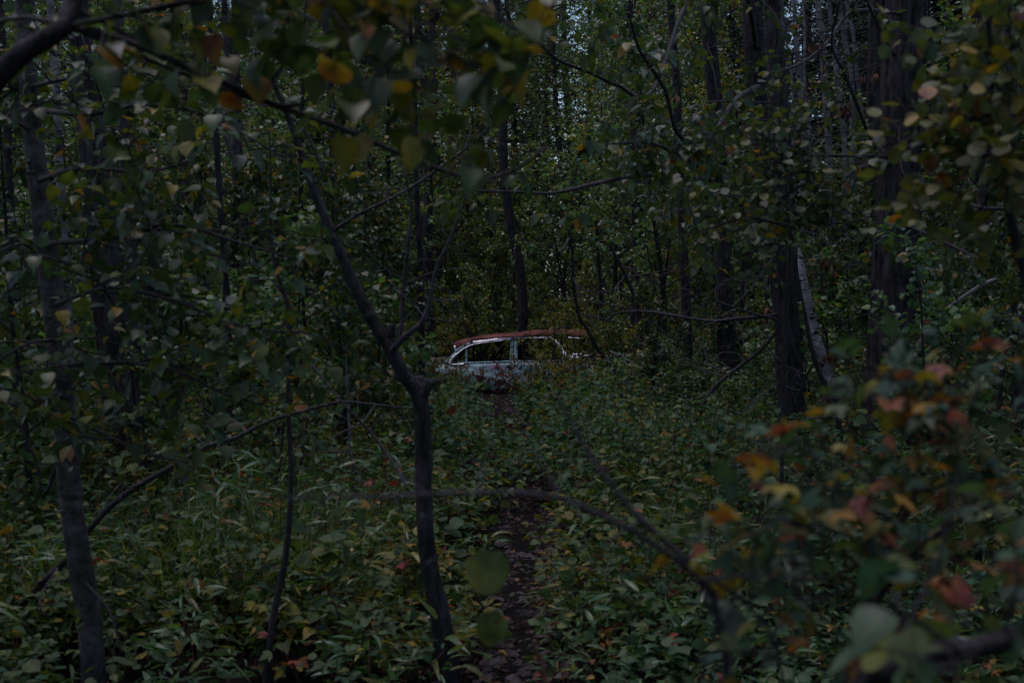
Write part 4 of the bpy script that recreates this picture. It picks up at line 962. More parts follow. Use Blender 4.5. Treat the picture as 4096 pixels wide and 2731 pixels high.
for k, (x0, x1, D, wd_, bk, lab) in enumerate([
    (2262, 2245, 14, 34, 'bark_furrow', 'dark trunk right of the biggest furrowed trunk'),
    (2330, 2335, 12, 30, 'bark_furrow', 'dark trunk at the right edge of the photo'),
    (1462, 1470, 22, 30, 'bark_dark', 'dark trunk standing behind the dead sapling right of the wrecked car'),
    (1560, 1575, 17, 22, 'bark_dark', 'dark leaning trunk midway between the wrecked car and the grey-barked tree'),
    (1160, 1196, 27, 24, 'bark_dark', 'tall dark trunk behind the middle of the wrecked car'),
    (975, 988, 28, 25, 'bark_dark', 'dark trunk behind the hood of the wrecked car'),
    (765, 790, 14, 22, 'bark_dark', 'dark birch trunk left of the crooked tree'),
    (958, 965, 16, 13, 'bark_dark', 'thin black trunk just right of the fork of the crooked tree'),
    (535, 545, 13, 18, 'bark_grey', 'grey mid-distance trunk between the grey poplar and the thin black sapling'),
    (290, 300, 10, 28, 'bark_grey', 'pale birch trunk behind the big trunk at left'),
    (135, 155, 9, 20, 'bark_pale', 'pale birch stem tight behind the grey poplar'),
    (430, 395, 18, 16, 'bark_grey', 'curved pale stem right of the big trunk at left'),
    (500, 520, 10, 16, 'bark_dark', 'dark thin trunk in the grassy clearing at left'),
    (20, 35, 10, 22, 'bark_dark', 'dark trunk at the left edge behind the grey poplar')]):
    g = rnd(500 + k); b = g.normal() * 6
    spec = [(x0 - 20, -10, wd_ * .75), (x0 - 6, 200, wd_ * .85), (x0 + b, 420, wd_ * .95), (x1 - b, 640, wd_), (x1 + 4, 800, wd_ * 1.08)]
    tree('furrowed_tree' if bk == 'bark_furrow' else 'forest_tree', lab, 'tree', spec, D, bk, 12, None, sides=20, flute=.05 if 'grey' not in bk and 'pale' not in bk else 0, jit=.06, dead=10, deadL=1.2, dz=(.3, .85), seed=500 + k, deadr=.007, step=.1, crownp=dict(t=.1, n=8, R=2.0, nl=20, s=.08))
tree('furrowed_tree', 'big dark furrowed trunk at left with ferny grass at its foot', 'tree',
     [(178, -10, 48), (190, 120, 52), (206, 260, 58), (222, 420, 66), (238, 560, 72), (258, 760, 80), (282, 920, 86), (300, 1050, 92), (312, 1130, 104)], 9.2, 'bark_furrow', 10, sides=64, flute=.09, jit=.05, dead=16, deadL=1.2, dz=(.4, .85), seed=37, step=.035, crownp=dict(t=.1, n=12, R=2.6, nl=24, s=.08))
for k, sp_ in enumerate([[(490, 190, 16), (500, 250, 17), (530, 340, 17), (548, 420, 18)], [(540, 60, 16), (545, 200, 17), (548, 330, 17), (552, 420, 18)]]):
    tree('birch_tree', ['leaning birch of the crossing pair in the upper left', 'upright birch of the crossing pair in the upper left'][k], 'tree', sp_ + [(sp_[-1][0] + 6, 640, 20)], 15 + k, 'bark_grey', 9, sides=14, dead=14, deadL=1.3, dz=(.3, .8), seed=520 + k, crownp=dict(t=.1, n=8, R=1.6, nl=20, s=.08))

# small-leaved aspens: right middle and near right edge
AR = dict(ntw=10, L=.42, n=10, s=.045, sub=1, spread=.05, droop=.3, tk=tk_aspen)
hero('aspen_sapling', 'small-leaved aspen sapling in front of the straight grey-barked tree', 'sapling',
     [(1790, 260, 4), (1800, 380, 6), (1812, 500, 8), (1815, 560, 9), (1805, 700, 10), (1800, 860, 11)], 7.5, 'twig_dark', 0,
     [limb([(1800, 380, 5), (1850, 330, 4), (1880, 300, 2)], 7.2, leaf=AR), limb([(1795, 400, 5), (1740, 380, 4), (1690, 400, 2)], 7.2, leaf=AR),
      limb([(1810, 520, 6), (1720, 500, 5), (1640, 520, 4), (1570, 545, 2)], [7.5, 7.1, 6.9, 6.8], leaf=dict(AR, ntw=15)), limb([(1812, 520, 6), (1870, 500, 5), (1930, 530, 3)], [7.5, 7.2, 7], leaf=AR),
      limb([(1810, 560, 5), (1760, 560, 4), (1700, 600, 2)], [7.5, 7.1, 7], leaf=AR), limb([(1795, 300, 4), (1780, 240, 3), (1770, 200, 2)], 7.3, leaf=AR), limb([(1800, 450, 5), (1860, 420, 4), (1900, 440, 2)], 7.2, leaf=AR),
      limb([(1805, 470, 5), (1740, 450, 4), (1650, 450, 2)], [7.4, 7, 6.8], leaf=AR)], 41, tpl=ROUND, leafmat='aspen_near', sides=8)
AN = dict(ntw=9, L=.24, n=8, s=.036, sub=1, spread=.045, droop=.3, tk=lambda g, n: tints(g, n, .5, .18, .08, .04, .02), flat=.7)
hero('aspen_tree', 'near small-leaved aspen hanging blurred leaves over the upper right corner', 'tree',
     [(2290, -200, 14), (2270, 60, 16), (2278, 230, 18), (2296, 330, 20), (2310, 440, 22), (2335, 560, 26), (2390, 800, 32)], 3.1, 'twig_dark', 0,
     [limb([(2280, 240, 9), (2220, 200, 7), (2160, 170, 4)], [3.1, 3.1, 3.1], leaf=AN), limb([(2276, 260, 9), (2200, 290, 7), (2140, 320, 5), (2090, 345, 3)], [3.1, 3.1, 3.1, 3.1], leaf=dict(AN, ntw=10, L=.2)),
      limb([(2296, 340, 9), (2220, 380, 7), (2130, 430, 4)], [3.1, 3.15, 3.2], leaf=AN), limb([(2296, 330, 8), (2380, 250, 6), (2440, 200, 4)], [3.1, 3.0, 2.9], leaf=AN),
      limb([(2275, 150, 8), (2350, 90, 6), (2420, 60, 4)], [3.1, 3, 2.9], leaf=AN), limb([(2270, 100, 8), (2200, 60, 6), (2160, 110, 3)], [3.1, 3.2, 3.3], leaf=dict(AN, ntw=8)),
      limb([(2310, 440, 8), (2370, 420, 6), (2440, 480, 4)], [3.1, 2.9, 2.8], leaf=AN), limb([(2300, 380, 8), (2260, 470, 6), (2200, 520, 4)], [3.1, 3.1, 3.2], leaf=dict(AN, ntw=7)),
      limb([(2270, 40, 7), (2330, 10, 6), (2400, -30, 4)], [3.1, 3, 2.9], leaf=AN), limb([(2290, 300, 8), (2330, 330, 6), (2380, 350, 4)], [3.1, 3, 2.9], leaf=AN)],
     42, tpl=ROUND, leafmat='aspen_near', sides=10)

# near right low shrub with turning lobed leaves, strongly out of focus
CR = lambda nt_, n_=5, L_=.17, s_=.035, tk=tk_cran: dict(up=1.6, ntw=nt_, L=L_, n=n_, s=s_, sub=1 if nt_ < 8 else 0, spread=.04, droop=.1, tk=tk, pet=.0009, flat=.8)
hero('cranberry_bush', 'near blurred bush with orange, red and green lobed leaves filling the lower right', 'bush',
     [(2160, 1020, 8), (2080, 1180, 14), (2010, 1330, 18), (1960, 1480, 22), (1940, 1620, 26)], [1.9, 1.9, 1.9, 1.95, 2.0], 'stem_red', 0,
     [limb([(1960, 1480, 16), (2040, 1340, 15), (2130, 1240, 14), (2240, 1175, 12), (2352, 1125, 10), (2440, 1090, 8)], [1.95, 1.9, 1.85, 1.8, 1.8, 1.8], leaf=CR(9)),
      limb([(2080, 1300, 10), (2180, 1275, 9), (2352, 1270, 8), (2450, 1260, 6)], [1.9, 1.85, 1.8, 1.75], leaf=CR(6)),
      limb([(2080, 1180, 10), (2010, 1100, 8), (1930, 1040, 6), (1830, 1010, 4)], [1.9, 1.85, 1.8, 1.75], leaf=CR(9)),
      limb([(2120, 1100, 9), (2100, 1000, 7), (2080, 900, 6), (2040, 850, 4)], [1.9, 1.85, 1.8, 1.75], leaf=CR(8)),
      limb([(2160, 1020, 8), (2200, 940, 6), (2190, 880, 4)], [1.9, 1.85, 1.85], leaf=CR(7)),
      limb([(2150, 1040, 8), (2260, 960, 7), (2340, 880, 6), (2400, 820, 4)], [1.9, 1.85, 1.8, 1.8], leaf=CR(9)),
      limb([(2010, 1330, 10), (1900, 1240, 8), (1800, 1190, 6), (1690, 1200, 4)], [1.9, 1.8, 1.75, 1.7], leaf=CR(9)),
      limb([(1960, 1480, 9), (1850, 1380, 7), (1760, 1310, 6), (1660, 1280, 3)], [1.95, 1.85, 1.8, 1.75], leaf=CR(7)),
      limb([(2060, 1200, 8), (1960, 1150, 7), (1880, 1110, 5), (1790, 1070, 3)], [1.9, 1.9, 1.9, 1.9], leaf=CR(8)),
      limb([(2120, 1130, 8), (2220, 1090, 7), (2330, 1020, 5)], [1.9, 1.9, 1.9], leaf=CR(8)),
      limb([(2000, 1400, 9), (2120, 1420, 8), (2260, 1400, 6), (2380, 1380, 4)], [1.9, 1.7, 1.6, 1.55], leaf=CR(7)),
      limb([(1940, 1560, 9), (1820, 1500, 7), (1700, 1490, 5), (1600, 1500, 3)], [1.95, 1.8, 1.7, 1.65], leaf=CR(7)),
      limb([(1980, 1420, 9), (2060, 1250, 7), (2090, 1110, 5)], [1.95, 2.1, 2.2], leaf=CR(8)),
      limb([(1960, 1500, 9), (2080, 1500, 8), (2200, 1540, 6)], [1.95, 2.1, 2.2], leaf=CR(7)),
      limb([(1990, 1100, 7), (1900, 1060, 6), (1820, 1040, 5), (1740, 1050, 3)], [1.9, 1.8, 1.75, 1.72], leaf=CR(5, 4, .09, .036, tk_or)),
      limb([(1800, 1190, 6), (1730, 1230, 5), (1650, 1225, 4), (1620, 1240, 3)], [1.75, 1.7, 1.7, 1.7], leaf=CR(4, 4, .07, .036, tk_or)),
      limb([(2100, 980, 6), (2110, 900, 5), (2150, 850, 4), (2180, 840, 3)], [1.9, 1.85, 1.8, 1.8], leaf=CR(4, 4, .08, .036, tk_or)),
      limb([(2080, 1000, 6), (2040, 900, 5), (2000, 845, 3)], [1.9, 1.85, 1.8], leaf=CR(3, 4, .08, .034, tk_or)),
      limb([(2200, 1290, 7), (2260, 1230, 5), (2300, 1180, 3)], [1.8, 1.75, 1.7], leaf=CR(4, 4, .08, .036, tk_or)),
      limb([(1850, 1380, 6), (1800, 1360, 4), (1770, 1400, 3)], [1.8, 1.75, 1.75], leaf=CR(2, 3, .06, .036, tk_or)),
      ], 43, tpl=LOBED, leafmat='cranberry', woodmat='twig_dark', sides=10)
hero('alder_shrub', 'thick dark knotty branch in the bottom right corner with blurred green leaves', 'branch',
     [(2480, 1380, 50), (2352, 1455, 56), (2240, 1490, 56), (2140, 1500, 60), (2040, 1545, 64), (1960, 1620, 66)], [1.45, 1.4, 1.4, 1.4, 1.45, 1.5], 'bark_dark', 0,
     [limb([(2200, 1490, 16), (2130, 1440, 12), (2080, 1400, 8)], [1.4, 1.3, 1.25], leaf=dict(ntw=3, L=.10, n=3, s=.056, sub=0, spread=.03, pet=.001, tk=tk_aspen)),
      limb([(2100, 1510, 14), (2160, 1540, 10), (2240, 1500, 6)], [1.4, 1.3, 1.25], leaf=dict(ntw=4, L=.12, n=3, s=.056, sub=0, spread=.03, pet=.001, tk=tk_aspen)),
      limb([(2060, 1540, 14), (2100, 1400, 11), (2150, 1300, 8), (2200, 1100, 5)], [1.45, 1.5, 1.5, 1.5], leaf=dict(ntw=5, L=.12, n=4, s=.04, sub=0, spread=.03, pet=.001, tk=tk_cran)),
      limb([(2300, 1460, 12), (2340, 1340, 10), (2330, 1210, 6)], [1.4, 1.4, 1.4], leaf=dict(ntw=5, L=.12, n=4, s=.04, sub=0, spread=.03, pet=.001, tk=tk_cran))], 44, leafmat='cranberry', sides=18, jit=.12)
# arching bare twigs across the lower middle
hero('arching_shrub', 'bare blurred twigs arching from the bottom right across the footpath', 'shrub',
     [(1275, 905, 5), (1310, 960, 8), (1345, 1030, 10), (1400, 1105, 12), (1475, 1195, 15), (1560, 1270, 17), (1640, 1375, 19), (1665, 1480, 21), (1670, 1620, 24)], [1.75] * 9, 'twig_mid', 0,
     [limb([(1640, 1360, 15), (1560, 1290, 14), (1450, 1215, 14), (1380, 1180, 13), (1280, 1140, 12), (1180, 1128, 11), (1050, 1130, 9), (900, 1138, 8), (760, 1140, 6), (640, 1142, 5)], [1.75, 1.7, 1.65, 1.65, 1.6, 1.6, 1.6, 1.6, 1.6, 1.6], dead=5, deadL=.08),
      limb([(1560, 1270, 12), (1640, 1330, 10), (1760, 1430, 10), (1800, 1570, 8)], [1.75, 1.75, 1.8, 1.8], dead=2, deadL=.15),
      limb([(1660, 1440, 10), (1600, 1330, 8), (1700, 1320, 7), (1900, 1330, 5)], [1.75, 1.7, 1.7, 1.7], dead=3, deadL=.12),
      limb([(1475, 1195, 8), (1390, 1250, 6), (1320, 1360, 5), (1240, 1420, 3)], [1.75, 1.8, 1.85, 1.9])], 45, sides=10, woodmat='twig_mid')
hero('alder_seedling', 'small near alder with two big round blurred leaves over the footpath', 'seedling',
     [(1190, 1380, 5), (1205, 1410, 6), (1215, 1450, 8), (1235, 1510, 9), (1262, 1600, 11)], 2.1, 'stem_red', 0,
     [limb([(1195, 1395, 4), (1160, 1370, 4), (1110, 1345, 3)], 2.1), limb([(1205, 1415, 4), (1165, 1405, 3), (1130, 1400, 3)], 2.1), limb([(1200, 1400, 4), (1230, 1370, 3), (1250, 1340, 2)], 2.1, leaf=dict(ntw=2, L=.04, n=2, s=.018, sub=0))], 46, sides=8)
def big_leaves():
    th = [o for o in COL.objects if o.name == 'alder_seedling'][0]; lv = Leaves()
    for (x, y, s, d, n_) in ((1160, 1338, .068, (-.75, -.1, .5), (.1, -1, .45)), (1130, 1400, .055, (-.05, -.2, -.9), (.1, -1, .1))):
        p = P(x, y, 2.1); lv.add(p, np.array(d), np.array(n_), s, .70); q_ = P(x, y, 2.1)
    part('broad_leaves', lv.bake(ROUND), M['herb_near'], th)
big_leaves()
# ------------------------------------------------------------------ repeated woodland, each a thing of its own
def copy_tree(th, label=None, group=None, loc=None, rz=0, s=1.0):
    r = th.copy(); COL.objects.link(r)
    if label: r['label'] = label
    if group: r['group'] = group
    r.location = loc; r.rotation_euler = (0, 0, rz); r.scale = (s, s, s)
    for ch in list(th.children):
        c = ch.copy(); COL.objects.link(c); c.parent = r
    return r

def young_aspen(name, seed, H, nl, size, tk, mat, tpl, lean_=.06, z0=.12, R=.9, bark='twig_dark', stems=1, nlimb=26):
    g = rnd(seed); tb = Buf(); wd = Buf(); lv = Leaves()
    for s_ in range(stems):
        a = g.uniform(0, 6.28); st = wander(g, (cos(a) * .08 * s_, sin(a) * .08 * s_, -.05), (cos(a) * .25 * (stems > 1) + g.normal() * lean_, sin(a) * .25 * (stems > 1) + g.normal() * lean_, 1), H * g.uniform(.8, 1.05), 10, .06, .03)
        r0 = .008 + H * .006
        tube(tb, st, np.linspace(r0, .003, 11), 7, .06, seed)
        k_ = nlimb // stems
        for k in range(k_):
            t = z0 + (1 - z0) * (k + g.uniform()) / k_; p, ax = at_path(st, min(t, .99))
            a = g.uniform(0, 6.28); l = R * (1.1 - .8 * t) * g.uniform(.5, 1.2)
            tp = wander(g, p, (cos(a), sin(a), .45), l, 5, .16, .02)
            tube(wd, tp, np.linspace(.003 + l * .006, .0015, 6), 4)
            for q in range(4):
                p2, a2 = at_path(tp, g.uniform(.2, 1)); t2 = wander(g, p2, norm(a2 + g.normal(size=3) * .6), l * .4, 3, .2)
                tube(wd, t2, [.0022, .0018, .0014, .001], 3)
                put_leaves(g, lv, t2, max(2, int(nl / nlimb / 4)), size, .09, tk, 0, .35)
    th = thing(name, '', 'tree', (0, 0, 0))
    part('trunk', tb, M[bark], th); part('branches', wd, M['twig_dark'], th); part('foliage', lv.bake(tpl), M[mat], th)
    return th
def spruce(seed, H=13, R=2.3):
    g = rnd(seed); tb = Buf(); wd = Buf(); lv = Leaves()
    tube(tb, [(0, 0, -.1), (0, 0, H * .5), (0, 0, H)], [.16, .1, .02], 9)
    n = 150
    for k in range(n):
        t = .06 + .93 * (k + g.uniform()) / n; a = k * 2.4 + g.uniform(-.3, .3); l = R * (1.02 - t) * g.uniform(.75, 1.1) + .15
        tp = wander(g, (0, 0, H * t), (cos(a), sin(a), -.15), l, 5, .06, -.02); tube(wd, tp, np.linspace(.02, .005, 6), 3)
        m = int(40 + l * 75); x = g.uniform(.05, 1, m); P0 = np.array([at_path(tp, min(v, .99))[0] for v in x])
        sd = np.array([-sin(a), cos(a), 0]); d = np.array([cos(a), sin(a), 0])
        o = g.normal(size=m)[:, None] * sd * (.20 * l * (1.1 - x))[:, None] + np.stack([0 * x, 0 * x, -np.abs(g.normal(size=m)) * .09], -1)
        lv.add(P0 + o, norm(d + np.sign(g.normal(size=m))[:, None] * sd * .8 + g.normal(size=(m, 3)) * .35 + [0, 0, -.35]), g.normal(size=(m, 3)) + [0, 0, 1], g.uniform(.10, .22, m), g.uniform(.1, .6, m))
    th = thing('spruce_tree', '', 'tree', (0, 0, 0)); part('trunk', tb, M['bark_dark'], th); part('branches', wd, M['twig_dark'], th); part('foliage', lv.bake(NEEDLE), M['spruce'], th)
    return th
def big_leafy(seed, H=13, R=2.4, size=.075, nl=12, tk=tk_aspen, z0=2.0, mat='aspen', n=60):
    g = rnd(seed); tb = Buf(); wd = Buf(); lv = Leaves()
    st = wander(g, (0, 0, -.1), (g.normal() * .04, g.normal() * .04, 1), H, 12, .035, .02); tube(tb, st, np.linspace(.13, .02, 13), 10, .05, seed)
    for k in range(n):
        t = z0 / H + (1 - z0 / H) * (k + g.uniform()) / n; p, ax = at_path(st, min(t, .99)); a = g.uniform(0, 6.28)
        l = R * (1 - .5 * abs(t - .45) * 1.6) * g.uniform(.45, 1.15); tp = wander(g, p, (cos(a), sin(a), .4), l, 5, .15, .0); tube(wd, tp, np.linspace(.02, .005, 6), 4)
        for q in range(9):
            p2, a2 = at_path(tp, g.uniform(.2, 1)); t2 = wander(g, p2, norm(a2 + g.normal(size=3) * .7), l * .35, 3, .2); tube(wd, t2, [.006, .005, .004, .002], 3)
            put_leaves(g, lv, t2, nl, size, .17, tk, 0, .3)
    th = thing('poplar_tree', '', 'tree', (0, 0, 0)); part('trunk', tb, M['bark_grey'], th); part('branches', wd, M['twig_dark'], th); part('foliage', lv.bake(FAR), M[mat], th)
    return th

used = set()
def place(proto, x, y, label, group, g, s=1.0, rz=None):
    rz = g.uniform(0, 6.28) if rz is None else rz; z = float(gz(x, y)) - .03
    if proto.name not in used:
        used.add(proto.name); proto.location = (x, y, z); proto.rotation_euler = (0, 0, rz); proto.scale = (s, s, s); proto['label'] = label; proto['group'] = group; return proto
    return copy_tree(proto, label, group, (x, y, z), rz, s)

gp = rnd(900)
# young aspens behind and beside the car
ya = [young_aspen('aspen_sapling', 901, 4.6, 1700, .062, tk_aspen, 'aspen', ROUND_M), young_aspen('aspen_sapling', 902, 3.6, 1400, .060, tk_yel, 'aspen', ROUND_M), young_aspen('aspen_sapling', 903, 5.6, 2100, .064, tk_aspen, 'aspen', ROUND_M), young_aspen('aspen_sapling', 904, 4.2, 1500, .060, tk_dark, 'aspen', ROUND_M)]
def hidden_car(x, y):   # keep the sight line to the car open
    return y < 25.2 and abs(x / y * 25 - (-.0)) < 2.1
LM = [(130, 'at the left edge behind the grey poplar'), (330, 'round the big trunk at left'), (480, 'between the big left trunk and black sapling'), (640, 'just left of the thin black sapling'), (740, 'just right of the thin black sapling'), (860, 'left of the crooked tree fork'), (960, 'behind the fork of the crooked tree'), (1060, 'in line with the car hood'), (1180, 'in line with the car front door'), (1290, 'in line with the car rear door'), (1400, 'in line with the car tail'), (1520, 'just past the car tail'), (1650, 'between the car and the grey-barked tree'), (1790, 'behind the straight grey-barked tree'), (1900, 'by the leaning white birch'), (2010, 'left of the biggest furrowed trunk'), (2130, 'behind the biggest furrowed trunk'), (2240, 'just right of the biggest furrowed trunk'), (9999, 'at the right edge')]
def label_zone(x, y, kinds):
    vx = (x / y * FPX + 512) * 2.2969
    d = 'near' if y < 10.5 else ('fairly near' if y < 13.5 else ('halfway' if y < 17 else ('farther' if y < 21 else ('car-distance' if y < 27.5 else ('far' if y < 32 else 'farthest')))))
    return d + ' ' + kinds + ' ' + next(t for e, t in LM if vx < e)
for k in range(118):
    for t in range(40):
        y = 15 + 25 * gp.uniform() ** .9; x = gp.uniform(-.42, .42) * y
        if hidden_car(x, y) or (24.3 < y < 27.5 and abs(x) < 3.2): continue
        if x > .10 * y and gp.uniform() < .55: continue
        if y < 20 and gp.uniform() < .5: continue
        break
    k_ = int(gp.integers(4)); place(ya[k_], x, y, label_zone(x, y, ['slim green aspen sapling', 'yellowing aspen sapling', 'tall green aspen sapling', 'dark green aspen sapling'][k_]), 'aspen saplings of the thicket', gp, gp.uniform(.75, 1.15))
# multi-stemmed shrubs, 1 to 2 m
sh = [young_aspen('bush', 911, 1.8, 1900, .05, tk_bush, 'bush', POPLAR_M, R=.5, stems=6, z0=.1, bark='twig_dark', nlimb=36), young_aspen('bush', 912, 1.4, 1500, .045, tk_yel, 'bush_yellow', LOBED_M, R=.5, stems=6, z0=.05, nlimb=36), young_aspen('bush', 913, 2.3, 2000, .055, tk_bush, 'bush', POPLAR_M, R=.6, stems=5, z0=.15, nlimb=40), young_aspen('bush', 914, 1.0, 1200, .05, tk_yel, 'bush', LOBED_M, R=.45, stems=6, z0=.05, nlimb=30)]
sh.append(young_aspen('bush', 915, 1.9, 620, .05, tk_yel, 'bush', ROUND_M, R=.45, stems=6, z0=.12, nlimb=36))
def shr(x, y, k, s=1.0, lab=None): 
    o = place(sh[k], x, y, lab or label_zone(x, y, ['leafy green bush', 'yellowing leafy bush', 'tall loose green bush', 'low yellow-green bush', 'thin upright bush'][k]), 'bushes round the wrecked car', gp, s); o['category'] = 'bush'; return o
# measured ones by the car
for (vx, D, k, s, lab) in [(1262, 23.9, 4, .85, 'loose bush of upright stems against the rear door of the wrecked car'), (1320, 23.6, 4, .95, 'bush hiding the rear fender of the wrecked car'), (1225, 23.2, 4, .62, 'low yellowing bush in front of the rear door of the wrecked car'),
                      (1370, 23.8, 4, .8, 'bush in front of the tail of the wrecked car'), (1345, 23.9, 0, .8, 'leafy bush hiding the lower tail of the wrecked car'), (1300, 23.7, 3, .75, 'low bush against the rear wheel arch of the wrecked car'), (1240, 23.4, 3, .55, 'low yellow-green bush under the rear door of the wrecked car'), (1420, 24, 0, .95, 'dense bush just past the tail of the wrecked car'), (975, 23.6, 4, .6, 'bush in front of the hood of the wrecked car'),
                      (1010, 23.2, 4, .45, 'low bush by the front fender of the wrecked car'), (1045, 22.6, 3, .5, 'low bush beside the front door of the wrecked car'), (935, 23.8, 2, .62, 'loose bush at the nose of the wrecked car'), (880, 24, 0, .8, 'bush left of the nose of the wrecked car'), (1290, 22.5, 4, .7, 'yellow-leaved bush nearest the rear door of the wrecked car'),
                      (1250, 20.5, 3, .5, 'low bush right of the end of the footpath'), (1340, 21, 1, .7, 'yellowing bush between footpath end and the leaning dead sapling'), (1450, 21.5, 0, .8, 'bush under the leaning dead sapling')]:
    p = P(vx, 800, D); shr(p[0], D, k, s, lab)
for k in range(20):
    x_ = -7.5 + 15 * (k + gp.uniform()) / 20; y_ = gp.uniform(28.4, 31.5); k_ = int(gp.integers(4)); place(ya[k_], x_, y_, label_zone(x_, y_, ['slim green aspen sapling', 'yellowing aspen sapling', 'tall green aspen sapling', 'dark green aspen sapling'][k_]), 'aspen saplings of the thicket', gp, gp.uniform(.7, 1.0))
# line of bushes close behind the car
for k in range(14):
    xx = -5.5 + k * .85 + gp.normal() * .2; shr(xx, gp.uniform(27.6, 29.5), int(gp.integers(4)), gp.uniform(1.2, 1.7))
for k in range(9):
    shr(-3.2 + k * .8 + gp.normal() * .15, 28.2 + gp.uniform(0, 1.5), int(gp.integers(4)), gp.uniform(.8, 1.1), 'bush of the leafy row seen over and through the wrecked car')
for k in range(170):
    for t in range(60):
        y = 12.5 + 24 * gp.uniform() ** .8; x = gp.uniform(-.42, .42) * y
        if abs(x - path_x(y)) < .9 or (24.2 < y < 27.6 and abs(x) < 3.3): continue
        if y < 25 and abs(x / y * 25) < 1.9: continue
        if y < 17 and (gp.uniform() < .6 or abs(x) < 2.2): continue
        break
    shr(x, y, int(gp.integers(4)), gp.uniform(.6, 1.05) * (1 if y > 18 else .7))
# taller aspens whose crowns hang over and around the clearing of the car
ta = [young_aspen('aspen_tree', 941, 7.6, 2300, .064, tk_aspen, 'aspen', ROUND_M, .03, .33, 1.9, nlimb=40), young_aspen('aspen_tree', 942, 8.4, 2300, .062, tk_yel, 'aspen', ROUND_M, .03, .36, 1.8, nlimb=40), young_aspen('aspen_tree', 943, 7.0, 2500, .066, tk_dark, 'aspen', ROUND_M, .03, .30, 1.9, nlimb=40)]
TA = [(430, 17, 0), (560, 18.5, 2), (690, 17.5, 0), (760, 21, 1), (620, 23, 0), (500, 25, 1), (840, 23.5, 2), (900, 19.5, 0), (980, 30.5, 0), (1080, 33.5, 1), (1290, 32, 2), (1400, 28.5, 1), (1450, 22, 0), (1530, 19, 2), (1600, 24, 0), (1380, 25.5, 0), (350, 22, 1), (230, 19, 0), (90, 21, 2), (1690, 21, 1), (1130, 32, 1), (1020, 33, 2), (2180, 19, 2), (2290, 17, 0), (880, 30, 1), (740, 28, 2), (-60, 18, 0), (2400, 21, 1)]
TL = ['at the left edge', 'in the left part', 'left of the crooked tree', 'behind the crooked tree', 'above the hood of the wrecked car', 'above the roof of the wrecked car', 'above the tail of the wrecked car', 'right of the wrecked car', 'in the right part']
for (vx, D, k) in TA:
    q = P(vx, 300, D); i = sum(vx > e for e in (120, 450, 700, 930, 1040, 1220, 1400, 1650))
    place(ta[k], q[0], D, ['green', 'yellowing', 'dark green'][k] + ' round-leaved aspen crown ' + TL[i] + (', nearer of them' if D < 20 else (', farther back' if D > 27 else '')), 'taller round-leaved aspens', gp, gp.uniform(.92, 1.1))
# the layer of saplings and tall bushes in the middle distance
nearl = young_aspen('poplar_sapling', 951, 2.9, 1300, .065, tk_poplar, 'poplar', POPLAR_M, R=.8, z0=.12); nearm = young_aspen('poplar_sapling', 952, 2.2, 1200, .06, tk_dark, 'aspen', ROUND_M, R=.7, z0=.08, stems=2)
MID = [(330, 11), (410, 9.5), (470, 12.5), (540, 10.5), (600, 13), (655, 11.5), (720, 12), (760, 14), (820, 15), (380, 14), (250, 12), (500, 15), (570, 16), (690, 15.5), (860, 17), (740, 17.5), (180, 13.5), (100, 11), (20, 12), (-40, 9), (640, 18), (440, 18), (300, 16.5), (350, 18.5), (1500, 16.5), (1580, 15), (1660, 16), (1700, 14), (1880, 17), (1980, 16), (2120, 14), (2200, 13), (2300, 12), (2160, 10), (2380, 9.5), (1760, 17), (60, 8.2), (120, 9.4), (2240, 16), (1620, 18)]
MID += [(float(gp.uniform(150, 880)), float(gp.uniform(11, 20))) for _ in range(26)] + [(float(gp.uniform(1440, 2300)), float(gp.uniform(13, 20))) for _ in range(26)]
for i, (vx, D) in enumerate(MID):
    q = P(vx, 300, D); pr = (nearl, nearm)[i % 2]
    wh_ = 'at the far left' if vx < 250 else ('left of the thin black sapling' if vx < 600 else ('between the thin black sapling and the wrecked car' if vx < 900 else ('left of the biggest furrowed trunk' if vx < 2050 else 'right of the biggest furrowed trunk')))
    place(pr, q[0], D, label_zone(q[0], D, 'loose leafy poplar sapling' if i % 2 == 0 else 'two-stemmed round-leaved sapling'), 'saplings of the middle distance', gp, gp.uniform(.8, 1.15) * (.62 if 1400 < vx < 1900 else 1))
for i in range(90):
    y = gp.uniform(8.5, 17); vx = gp.uniform(200, 900) if i % 2 else gp.uniform(1280, 2352)
    q = P(vx, 300, y)
    if abs(q[0] - path_x(y)) < .8: continue
    lim = .55 if vx > 900 else .8
    if 800 < vx < 1500: lim *= .7
    o = shr(q[0], y, int(gp.integers(4)), gp.uniform(.5, 1.0) * lim); 
# tall leafy trees and dark spruces closing the wood
bl = [big_leafy(921), big_leafy(922, 15, 2.6, .08, 12, tk_yel), big_leafy(923, 12, 2.2, .07, 12, tk_dark)]
sps = [spruce(931), spruce(932, 11, 2.6)]
def poplar(x, y, k, s, lab):
    if 'wood' in lab or 'row' in lab: lab = label_zone(x, y, ['leafy green tree', 'tall yellow-green tree', 'dense darker green tree'][k]) if y > 10 and abs(x) < .4 * y else lab
    place(bl[k], x, y, lab, 'tall trees closing the wood', gp, s)
for (vx, y, k, s, lab) in [(1000, 34, 1, 1.0, 'sunlit yellowish tree at top centre left'), (1180, 38, 0, 1.1, 'bright leafy tree at top centre'), (1330, 36, 2, 1.0, 'leafy tree at top centre right'), (800, 31, 0, .95, 'leafy tree above the thin black sapling'), (640, 33, 1, 1.0, 'leafy yellow-green tree in the upper left middle'), (430, 30, 0, 1.0, 'leafy tree high behind the big trunk at left'), (200, 31, 2, 1.0, 'dim leafy tree behind the left edge trunks'), (1480, 33, 0, .95, 'leafy tree behind the poplar sprays right of centre'), (1620, 38, 0, 1.0, 'leafy tree showing left of the straight grey-barked tree')]:
    p = P(vx, 300, y); poplar(p[0], y, k, s, lab)
